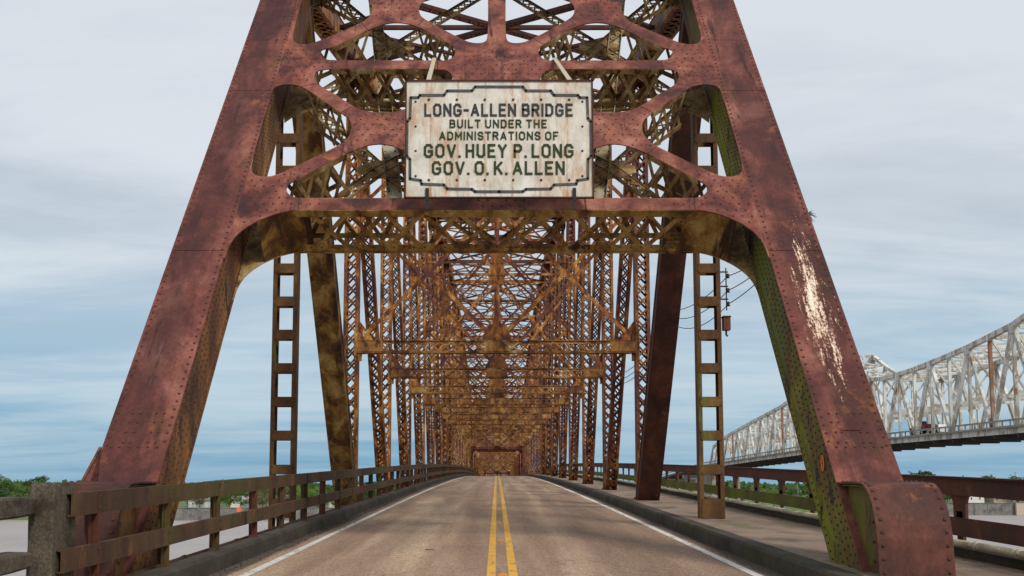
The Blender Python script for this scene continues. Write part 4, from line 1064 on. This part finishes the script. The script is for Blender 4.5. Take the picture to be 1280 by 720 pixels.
for k, p_ in enumerate(ins):
    m = MB(); a = Vector((5.12, 15.5, p_.z-.4+.5-.02*k)); b = at_x(842, 388+9*k, 5.0); c2 = Vector((5.0, Y0+3*P, p_.z+.1*k)); 
    m.tube(wire(at_x(992, 290+7*k, 5.02), p_, .10), .010, 5); m.tube(wire(p_, b, .18+.05*k), .010, 5); m.tube(wire(b, c2, .4), .012, 5)
    tag(m.build('cable', M['cable']), ['topmost', 'middle', 'lowest'][k]+' of the three black cables slung along the right truss', 'cable', 'cables slung along the right truss')
# weed tuft growing on the right post's edge
m = MB(); q = PT(XO+.01, plane_s(1013, 262)[1], .1); random.seed(5)
for k in range(38):
    a = random.uniform(0, 6.28); L = random.uniform(.05, .16); d = Vector((math.cos(a)*.5+.35, math.sin(a)*.4, random.uniform(-.6, 1))).normalized()
    m.tube([q, q+d*L*.6, q+d*L+Vector((0, 0, -.03))], [.006, .005, .002], 4)
tag(m.build('weed', M['leaf_c']), 'dry twiggy weed growing from the outer edge of the right portal post', 'plant')

# ------------------------------------------------------------------ neighbouring pale cantilever bridge
XN, XF = 80.0, 92.0
cb = empty('cantilever_bridge', (86, 170, 0)); tag(cb, 'pale grey steel cantilever bridge with peaked trusses standing in the river to the right', 'bridge')
PN = 8.33
ystart = 272-PN*22
prof_t = [(80, 24), (115, 23.5), (130, 26), (147, 31.5), (160, 26.8), (172, 24.6), (191, 23.0), (212, 22.0), (230, 21.8), (247, 23), (260, 26.3), (272, 31.3), (284, 27), (297, 24), (312, 22), (350, 19.6), (394, 16.6), (414, 14)]
prof_b = [(80, 7.6), (170, 7.9), (229, 8.3), (295, 7.9), (350, 7.3), (401, 6.7), (430, 6.4), (560, 2.0), (800, -8)]
def interp(tab, y):
    if y <= tab[0][0]: return tab[0][1]
    for (a, b), (c, d) in zip(tab, tab[1:]):
        if y <= c: return b+(d-b)*(y-a)/(c-a)
    return tab[-1][1]
nodes_y = [272+PN*k for k in range(-22, 19)]
for X, nm in ((XN, 'near'), (XF, 'far')):
    def nd(k, top): y = nodes_y[k]; return Vector((X, y, EYE+(interp(prof_t, y) if top else interp(prof_b, y)-.0+.5)))
    mt, mbm = MB(), MB()
    for k in range(len(nodes_y)-1):
        if k < len(nodes_y)-2: mt.bar(nd(k, 1), nd(k+1, 1), .75, .8, (1, 0, 0), .1)
        else: mt.bar(nd(k, 1), nd(k+1, 0), .75, .8, (1, 0, 0), .1)
        mbm.bar(nd(k, 0), nd(k+1, 0), .7, 1.0, (1, 0, 0))
    part(mt, 'top_chord', M['white_steel'], cb); part(mbm, 'bottom_chord', M['white_steel'], cb)
    for k in range(1, len(nodes_y)-1):
        m = MB(); m.bar(nd(k, 0), nd(k, 1), .58, .5, (0, 1, 0))
        part(m, 'vertical_post', M['rusty_white'] if k in (11, 27, 35) else M['white_steel'], cb)
        m = MB()
        if k % 2: m.bar(nd(k, 0), nd(k-1, 1), .75, .5, (0, 1, 0)); 
        else: m.bar(nd(k, 1), nd(k-1, 0), .75, .5, (0, 1, 0))
        part(m, 'diagonal', M['white_steel'], cb)
        for t_ in (1,):
            q = nd(k, 1); m = MB(); m.bar(q+Vector((0, -.9, -.5)), q+Vector((0, .9, -.5)), 1.5, .85, (0, 0, 1)) if k % 2 == 0 else m.bar(q+Vector((0, -.4, -.2)), q+Vector((0, .4, -.2)), .9, .85, (0, 0, 1))
            part(m, 'gusset', M['white_steel'], cb)
m = MB()
for k in range(1, len(nodes_y)-1):
    y = nodes_y[k]; a = Vector((XN, y, EYE+interp(prof_t, y))); b = Vector((XF, y, a.z)); y2 = nodes_y[k+1] if k+1 < len(nodes_y)-1 else y
    m.bar(a, b, .45, .45, (0, 1, 0)); zc = EYE+interp(prof_b, y)+6.4
    m.bar((XN, y, zc), (XF, y, zc), .4, .5, (0, 1, 0))
    if a.z-zc > 3: m.bar(a, ((XN+XF)/2, y, zc), .3, .3, (0, 1, 0)); m.bar(b, ((XN+XF)/2, y, zc), .3, .3, (0, 1, 0))
    if y2 > y:
        z2 = EYE+interp(prof_t, y2); m.bar(a, (XF, y2, z2), .3, .3, (0, 1, 0)); m.bar(b, (XN, y2, z2), .3, .3, (0, 1, 0))
part(m, 'cross_bracing', M['white_steel'], cb)
m = MB(); dy = [40, 70]+nodes_y+[430, 470, 510, 560, 620, 700, 800]; dy = sorted(set(dy))
for a, b in zip(dy, dy[1:]):
    za, zb3 = EYE+interp(prof_b, a), EYE+interp(prof_b, b)
    m.quad_box([(XN-1.2, a, za+.9), (XF+1.2, a, za+.9), (XF+1.2, b, zb3+.9), (XN-1.2, b, zb3+.9), (XN-1.2, a, za+1.2), (XF+1.2, a, za+1.2), (XF+1.2, b, zb3+1.2), (XN-1.2, b, zb3+1.2)])
    for x in (XN-1.1, XF+1.1):
        m.bar((x, a, za+2.0), (x, b, zb3+2.0), .12, .3, (1, 0, 0))
        for q in range(3): yy = a+(b-a)*q/3; m.box(x-.08, x+.08, yy-.1, yy+.1, EYE+interp(prof_b, yy)+1.2, EYE+interp(prof_b, yy)+2.0)
part(m, 'deck', M['pier'], cb)
m = MB()
for y in nodes_y: z = EYE+interp(prof_b, y); m.box(XN, XF, y-.25, y+.25, z-.6, z+.9)
for a, b in zip(dy, dy[1:]):
    for x in (XN+2, XN+5, XN+7.5, XN+10): m.bar((x, a, EYE+interp(prof_b, a)+.4), (x, b, EYE+interp(prof_b, b)+.4), .4, .9, (1, 0, 0))
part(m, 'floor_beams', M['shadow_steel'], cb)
for y in (147, 272, 430, 475, 520, 570, 620, 680):
    m = MB(); zt = EYE+interp(prof_b, y)-.6; w = 9 if y < 300 else 7
    for sx_ in (-1, 1): m.quad_box([(86+sx_*5.5-1.4, y-1.8, WZ-2), (86+sx_*5.5+1.4, y-1.8, WZ-2), (86+sx_*5.5+1.4, y+1.8, WZ-2), (86+sx_*5.5-1.4, y+1.8, WZ-2), (86+sx_*5.5-1, y-1.2, zt), (86+sx_*5.5+1, y-1.2, zt), (86+sx_*5.5+1, y+1.2, zt), (86+sx_*5.5-1, y+1.2, zt)])
    m.box(86-7.4, 86+7.4, y-1.6, y+1.6, zt-1.6, zt)
    part(m, 'pier', M['pier'], cb)
# vehicles on it
def vehicle(x, y, kind, label):
    z = EYE+interp(prof_b, y)+1.2; e = empty(kind, (x, y, z)); tag(e, label, kind)
    if kind == 'truck':
        m = MB(); m.quad_box([(-1.15, -1.3, .6), (1.15, -1.3, .6), (1.15, 1.1, .6), (-1.15, 1.1, .6), (-1.1, -1.2, 2.9), (1.1, -1.2, 2.9), (1.1, .9, 2.9), (-1.1, .9, 2.9)]); m.box(-1.0, 1.0, 1.1, 2.3, .6, 1.7); m.build('cab', M['red_paint'], e)
        m = MB(); m.box(-1.2, 1.2, -6.0, -1.5, .9, 2.1); m.box(-.5, .5, -6, 1, .5, .9); m.build('load_bed', M['red_paint'], e)
        m = MB(); m.box(-1.12, 1.12, .93, 1.06, 1.8, 2.6); m.box(-1.165, -1.13, -.8, .6, 1.8, 2.5); m.box(1.13, 1.165, -.8, .6, 1.8, 2.5); m.build('window', M['glass'], e)
        wy = (1.5, -3.8, -5.0)
    else:
        m = MB(); m.box(-.95, .95, -2.4, 2.4, .4, 1.1); m.quad_box([(-.93, -2.3, 1.1), (.93, -2.3, 1.1), (.93, 1.2, 1.1), (-.93, 1.2, 1.1), (-.8, -2.1, 1.8), (.8, -2.1, 1.8), (.8, .5, 1.8), (-.8, .5, 1.8)]); m.build('body', M['white_paint'], e)
        m = MB(); 
        for s_ in (-1, 1): m.quad_box([(s_*.93, -1.9, 1.15), (s_*.95, -1.9, 1.15), (s_*.95, .9, 1.15), (s_*.93, .9, 1.15), (s_*.81, -1.8, 1.7), (s_*.84, -1.8, 1.7), (s_*.84, .4, 1.7), (s_*.81, .4, 1.7)])
        m.build('window', M['glass'], e); wy = (1.5, -1.5)
    for yy in wy:
        for s_ in (-1, 1): m = MB(); m.tube([(s_*.75, yy, .45), (s_*1.05, yy, .45)], .45, 12); m.build('wheel', M['tyre'], e)
vehicle(82.5, 219, 'truck', 'dark red truck driving over the pale cantilever bridge')
vehicle(82.6, 209.5, 'car', 'white car following the red truck on the pale bridge')

# ------------------------------------------------------------------ far bank
def tree_proto(seed, h, w, mat, sparse):
    random.seed(seed); tm = MB()
    tm.tube([(0, 0, -.5), (.15, .1, h*.25), (-.1, 0, h*.5), (.1, .1, h*.8)], [h*.028, h*.022, h*.015, h*.005], 7)
    limbs = []
    for k in range(9):
        a = k*2.4; z0 = h*random.uniform(.25, .6); L = w*.5*random.uniform(.5, .9); t = Vector((math.cos(a)*L, math.sin(a)*L, z0+h*random.uniform(.12, .3)))
        tm.tube([(0, 0, z0), tuple(Vector((0, 0, z0)).lerp(t, .5)+Vector((0, 0, .3))), tuple(t)], [h*.011, h*.007, h*.003], 5); limbs.append(t)
    lm = MB(); cl = []
    for k in range(34):
        a = random.uniform(0, 6.28); rr = random.random()**.5; zz = random.uniform(.25, .97); env = math.sin(min(1, (zz-.18)/.82)*math.pi)**.55
        cl.append((Vector((math.cos(a)*w*.5*rr*env, math.sin(a)*w*.5*rr*env, h*zz)), w*random.uniform(.06, .19)))
    for c, r in cl:
        for k in range(sparse):
            d = Vector((random.gauss(0, 1), random.gauss(0, 1), random.gauss(0, .8))); d = d.normalized()*r*random.random()**.4; p = c+d; s_ = random.uniform(.14, .34)*h/16
            a = Vector((random.gauss(0, 1), random.gauss(0, 1), random.gauss(0, 1))).normalized(); b = a.orthogonal().normalized(); o = len(lm.v)
            lm.v += [tuple(p-a*s_-b*s_*.6), tuple(p+a*s_-b*s_*.6), tuple(p+a*s_*.8+b*s_), tuple(p-a*s_*.8+b*s_)]; lm.f.append((o, o+1, o+2, o+3))
    return tm.mesh('trunk', M['bark']), lm.mesh('crown', M[mat])
protos = [tree_proto(1, 17, 17, 'leaf_a', 95), tree_proto(2, 15, 17, 'leaf_b', 90), tree_proto(3, 14, 13, 'leaf_c', 60), tree_proto(4, 19, 16, 'leaf_a', 90), tree_proto(5, 12, 15, 'leaf_b', 95)]
kinds = ['dark green broad tree', 'fresh green rounded tree', 'grey brown budding tree', 'tall dark green tree', 'low bright green tree']
random.seed(11)
def tree(kind, x, y, s, z, where):
    e = empty('tree', (x, y, z), random.uniform(0, 6)); e.scale = (s, s, s)
    tag(e, kinds[kind]+' '+where, 'tree', 'trees along the far river bank')
    link('trunk', protos[kind][0], e); link('crown', protos[kind][1], e)
def px_x(u, y): return (u-CX)/F*y
ctr = {}
spots = []
for u, y, k, s in ((-4, 700, 3, 1.35), (10, 690, 0, 1.35), (24, 720, 1, 1.25), (38, 740, 3, 1.1), (60, 760, 0, 1.0), (90, 780, 2, 1.2), (-25, 700, 0, 1.5), (-60, 720, 1, 1.4),
                   (238, 760, 0, .9), (252, 720, 2, 1.0), (262, 740, 1, .95), (275, 700, 3, 1.05), (290, 690, 1, 1.0), (303, 700, 4, 1.0), (318, 720, 2, 1.1), (330, 700, 2, 1.05), (345, 720, 2, 1.1),
                   (360, 700, 2, .95), (374, 700, 1, .95), (386, 690, 4, 1.15), (398, 710, 1, .95), (408, 720, 0, .9), (420, 700, 1, .85), (440, 720, 2, 1), (456, 700, 0, .9), (470, 690, 4, 1.1), (484, 680, 1, .9), (500, 680, 4, 1.1),
                   (515, 690, 1, .9), (150, 760, 1, 1), (180, 760, 0, 1), (205, 740, 2, 1),
                   (905, 800, 1, .9), (925, 790, 0, .9), (950, 780, 4, 1.1), (965, 760, 1, .85), (990, 800, 0, .9), (1010, 760, 4, 1.0), (1022, 770, 0, .9), (1040, 790, 1, .9),
                   (1128, 900, 1, 1.15), (1142, 900, 0, 1.3), (1155, 880, 3, 1.2), (1168, 900, 1, 1.1), (1180, 920, 2, 1.1), (1195, 1000, 2, 1.0), (1208, 900, 0, 1.05), (1218, 900, 1, 1.1), (1230, 900, 3, 1.05),
                   (1243, 900, 1, 1.05), (1256, 910, 2, 1.05), (1268, 900, 0, 1.05), (1282, 920, 1, 1.1), (1300, 920, 0, 1.1), (1330, 920, 1, 1.1), (1370, 900, 2, 1.1), (1410, 900, 1, 1.2), (700, 800, 0, 1), (760, 800, 1, 1), (790, 780, 4, 1.1), (830, 780, 0, .9), (860, 790, 1, .9)):
    spots.append((u, y, k, s))
for u in range(1124, 1420, 13): spots.append((u+random.uniform(-4, 4), random.uniform(860, 1000), random.choice((0, 1, 2, 3, 1)), random.uniform(.9, 1.2)))
for u in range(236, 560, 17): spots.append((u+random.uniform(-4, 4), random.uniform(720, 800), random.choice((0, 1, 2, 4)), random.uniform(.8, 1.1)))
for u in range(-20, 60, 12): spots.append((u+random.uniform(-4, 4), random.uniform(720, 800), random.choice((0, 1, 3)), random.uniform(1.1, 1.4)))
refs = [(-999, 100, 'behind the concrete balustrade'), (100, 235, 'behind the left portal foot'), (235, 342, 'between left portal foot and hanger'), (342, 440, 'beyond the left hanger'),
        (440, 560, 'beyond the left lattice posts'), (560, 1000, 'below the pale bridge'), (1000, 1060, 'beside the right portal foot'), (1060, 1196, 'right of the right portal foot'), (1196, 2000, 'above the far right flood wall')]
order = [w_+' from the left' for w_ in 'first second third fourth fifth sixth seventh eighth ninth tenth eleventh twelfth thirteenth fourteenth'.split()]
for u, y, k, s in sorted(spots):
    w = [r for r in refs if r[0] <= u < r[1]][0][2]; n = ctr.get((k, w), 0); ctr[(k, w)] = n+1
    y, s = (y-60, s*(.74 if u < 60 else .80)) if u < 1060 else (y-110, s*.98)
    tree(k, px_x(u, y), y, s, GZ, w+(', '+order[n]+''))
# tree belt far behind, uncountable
random.seed(21); m = MB()
for k in range(9000):
    x = random.uniform(-1500, 1500); y = random.uniform(1500, 1700); hh = 15+8*noise.noise(Vector((x*.011, 0, 0)))+4*noise.noise(Vector((x*.05, 3, 0)))
    z = GZ+random.random()**.6*hh; s_ = random.uniform(1.5, 4); a = Vector((random.gauss(0, 1), random.gauss(0, .5), random.gauss(0, 1))).normalized(); b = a.cross(Vector((random.gauss(0, .3), 1, .2))).normalized(); p = Vector((x, y, z)); o = len(m.v)
    m.v += [tuple(p-a*s_-b*s_*.7), tuple(p+a*s_-b*s_*.6), tuple(p+a*s_*.8+b*s_), tuple(p-a*s_+b*s_*.8)]; m.f.append((o, o+1, o+2, o+3))
tag(m.build('wood', M['leaf_a']), 'distant dark wood along the horizon beyond the river', 'wood', kind='stuff')
# flood walls and buildings
def wallbox(name, label, u0, u1, y, z0, z1, mat, caps=True, d=1.2):
    x0, x1 = px_x(u0, y), px_x(u1, y); e = empty(name, ((x0+x1)/2, y, z0)); tag(e, label, 'wall')
    m = MB(); m.box(x0, x1, y, y+d, z0-2, z1); part(m, 'wall_face', M[mat], e)
    m = MB(); m.box(x0-.2, x1+.2, y-.3, y+d+.3, z1, z1+.35)
    n = int((x1-x0)/8)
    for i in range(n+1): x = x0+(x1-x0)*i/max(1, n); m.box(x-.25, x+.25, y-.25, y, z0-2, z1)
    part(m, 'coping', M['wall_grey'], e)
wallbox('flood_wall', 'long grey concrete flood wall on the far bank seen through the left guard rail', 60, 540, 598, WZ-.5, WZ+6.3, 'wall_grey')
wallbox('flood_wall', 'grey concrete flood wall at the water on the far right', 1130, 1264, 698, WZ-.5, WZ+7.2, 'wall_grey')
wallbox('dock_block', 'pale beige dock wall at the right edge beyond the flood wall', 1265, 1420, 696, WZ-.5, WZ+7.6, 'beige')
def building(label, u0, u1, y, hgt, wall, roof, pitch=.25, depth=14, z=None):
    z = GZ if z is None else z
    x0, x1 = px_x(u0, y), px_x(u1, y); e = empty('building', ((x0+x1)/2, y, z)); tag(e, label, 'building')
    m = MB(); m.box(x0, x1, y, y+depth, z-1, z+hgt); part(m, 'wall', M[wall], e)
    m = MB(); r = depth/2*pitch+.3; yc = y+depth/2; o = 0
    m.v = [(x0-.4, y-.5, z+hgt), (x1+.4, y-.5, z+hgt), (x1+.4, y+depth+.5, z+hgt), (x0-.4, y+depth+.5, z+hgt), (x0-.4, yc, z+hgt+r), (x1+.4, yc, z+hgt+r)]
    m.f = [(0, 1, 5, 4), (2, 3, 4, 5), (0, 4, 3), (1, 2, 5), (0, 3, 2, 1)]; part(m, 'roof', M[roof], e)
    n = max(2, int((x1-x0)/4))
    for i in range(n):
        x = x0+(x1-x0)*(i+.5)/n; m = MB()
        m.box(x-.4, x+.4, y-.06, y-.01, z+hgt*.5, z+hgt*.72); part(m, 'window', M['glass'], e)
building('long white warehouse with grey roof behind the left flood wall, near the portal post', 238, 262, 665, 4.2, 'off_white', 'roof_grey')
building('white shed with low roof above the left flood wall beside the hanger', 290, 318, 668, 5.0, 'off_white', 'off_white')
building('beige house between trees beyond the left hanger', 352, 366, 672, 5.5, 'beige', 'roof_grey')
building('white gabled building seen through the rail beyond the left hanger', 400, 416, 670, 6, 'off_white', 'off_white')
building('low brown shed beyond the left guard rail near the dark diagonal', 380, 396, 660, 4, 'beige', 'roof_grey')
building('white house under trees beside the right portal post', 982, 998, 770, 5.0, 'off_white', 'roof_grey', z=GZ)
building('row of pale sheds showing over the right flood wall', 1205, 1226, 760, 7.2, 'off_white', 'off_white', z=GZ)
building('beige shed with reddish roof over the right flood wall', 1238, 1262, 770, 7.0, 'beige', 'orange' if False else 'roof_grey', z=GZ)
e = empty('river_marker', (px_x(301, 590), 590, WZ)); tag(e, 'orange square river marker on a post before the left flood wall', 'marker')
m = MB(); m.tube([(0, 0, -1), (0, 0, 6)], .15, 6); m.build('post', M['wall_grey'], e); m = MB(); m.box(-1.1, 1.1, -.2, -.16, 4.2, 6.6); m.build('panel', M['orange'], e)
def pole(u, y, h, label, r=.3):
    e = empty('utility_pole', (px_x(u, y), y, GZ)); tag(e, label, 'pole')
    m = MB(); m.tube([(0, 0, -1), (0, 0, h)], [r, r*.6], 6); m.build('shaft', M['wall_grey'], e); m = MB(); m.bar((-1.2, 0, h-1), (1.2, 0, h-1), .2, .2, (0, 0, 1)); m.build('cross_arm', M['bark'], e)
pole(995, 705, 14, 'white pole standing by trees beside the right portal post', .5)
pole(1266, 900, 24, 'tall thin pole rising above the trees at the far right', .35)
pole(385, 660, 12, 'white mast beyond the left guard rail near the dark diagonal', .5)
pole(290, 650, 12, 'thin pole behind the left flood wall')
